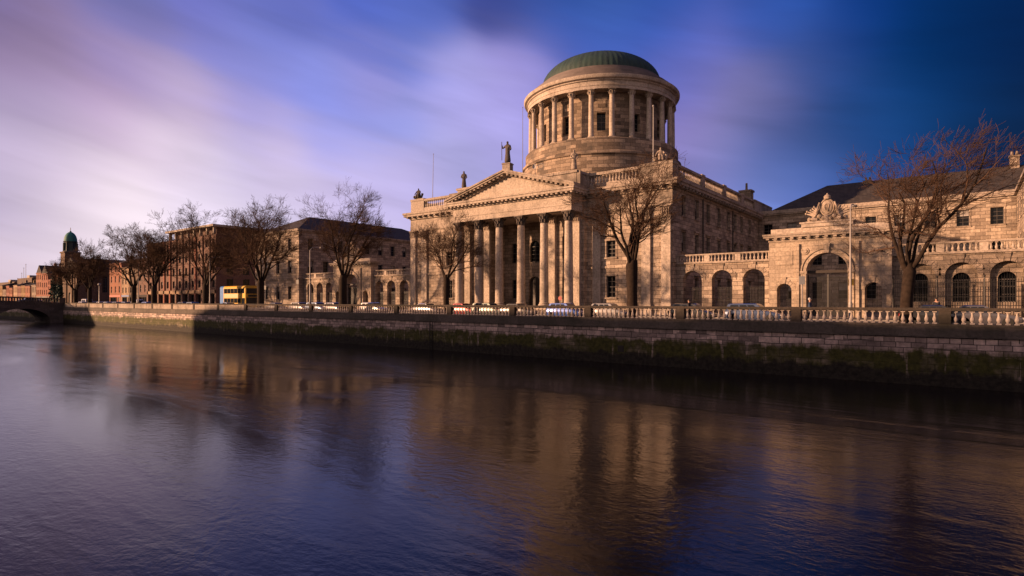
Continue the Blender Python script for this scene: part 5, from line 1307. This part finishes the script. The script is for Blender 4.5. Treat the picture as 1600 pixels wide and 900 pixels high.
# =================================================================== PEOPLE
SKIN = plain('skin', (.42, .25, .18), .6)
def person(x, y, label, coat, trousers, hair, h=1.74, rz=0., stride=.22):
    t = thing('person', label, 'person', (x, y, 0), 'people walking on the quay', rz)
    k = h/1.76
    V = [(0, 0, .95), (0, 0, 1.15), (0, 0, 1.40), (0, 0, 1.50), (.01, 0, 1.60), (.0, 0, 1.70),
         (0, .09, .90), (stride*.5, .1, .50), (stride*.3, .1, .09), (stride*.3+.16, .1, .03), (0, -.09, .90), (-.02, -.1, .50), (-stride*1.2, -.1, .12), (-stride*1.2+.15, -.1, .03),
         (0, .19, 1.40), (-.06, .24, 1.13), (.08, .25, .90), (.13, .25, .82), (0, -.19, 1.40), (.03, -.24, 1.13), (.16, -.23, .92), (.21, -.23, .85)]
    E_ = [(0, 1), (1, 2), (2, 3), (3, 4), (4, 5), (0, 6), (6, 7), (7, 8), (8, 9), (0, 10), (10, 11), (11, 12), (12, 13), (2, 14), (14, 15), (15, 16), (16, 17), (2, 18), (18, 19), (19, 20), (20, 21)]
    rad = [(.12, .16), (.11, .15), (.11, .16), .055, .09, .08, .085, .062, .045, .04, .085, .062, .045, .04, .06, .046, .035, .032, .06, .046, .035, .032]
    mesh_part('body', skin_mesh('body', [(a*k, b_*k, c*k) for a, b_, c in V], E_, rad), SKIN, t)
    V2 = [(0, 0, .78), (0, 0, .95), (0, 0, 1.15), (0, 0, 1.40), (0, 0, 1.48), (0, .19, 1.40), (-.06, .24, 1.13), (.07, .25, .93), (0, -.19, 1.40), (.03, -.24, 1.13), (.15, -.23, .95)]
    E2_ = [(0, 1), (1, 2), (2, 3), (3, 4), (3, 5), (5, 6), (6, 7), (3, 8), (8, 9), (9, 10)]
    mesh_part('coat', skin_mesh('coat', [(a*k, b_*k, c*k) for a, b_, c in V2], E2_, [(.16, .2), (.14, .18), (.135, .175), (.13, .18), .08, .08, .062, .05, .08, .062, .05], root=1), coat, t)
    V3 = [(0, 0, .92), (0, .09, .86), (stride*.5, .1, .50), (stride*.3, .1, .1), (0, -.09, .86), (-.02, -.1, .50), (-stride*1.2, -.1, .14)]
    mesh_part('trousers', skin_mesh('trousers', [(a*k, b_*k, c*k) for a, b_, c in V3], [(0, 1), (1, 2), (2, 3), (0, 4), (4, 5), (5, 6)], [(.13, .17), .1, .08, .065, .1, .08, .065]), trousers, t)
    b = MB(); b.ball((-.02*k, 0, 1.69*k), .105*k, .095*k, .105*k, 14, 9); part('hair', b, hair, t, local=True)
    b = MB(); b.box(.08*k, .115*k, -.015, .015, 1.61*k, 1.65*k); part('nose', b, SKIN, t, local=True)
    return t
DARKC = plain('dark_cloth', (.02, .022, .03), .9); NAVY = plain('navy_cloth', (.03, .05, .1), .9); HGREY = plain('grey_hair', (.4, .38, .37), .9); HDARK = plain('dark_hair', (.02, .015, .012), .8)
person(-9.0, 47.0, 'grey haired person in a dark jacket walking beside the sign post', NAVY, DARKC, HGREY, 1.8)
person(-18.1, 47.2, 'dark haired person behind the pier at the courthouse corner', DARKC, DARKC, HDARK, 1.72, R(180))
person(cx(1463, 61.5), 61.5, 'person in black standing by the railing right of the gateway', DARKC, DARKC, HDARK, 1.85, R(-90), .05)
bpy.context.view_layer.update()
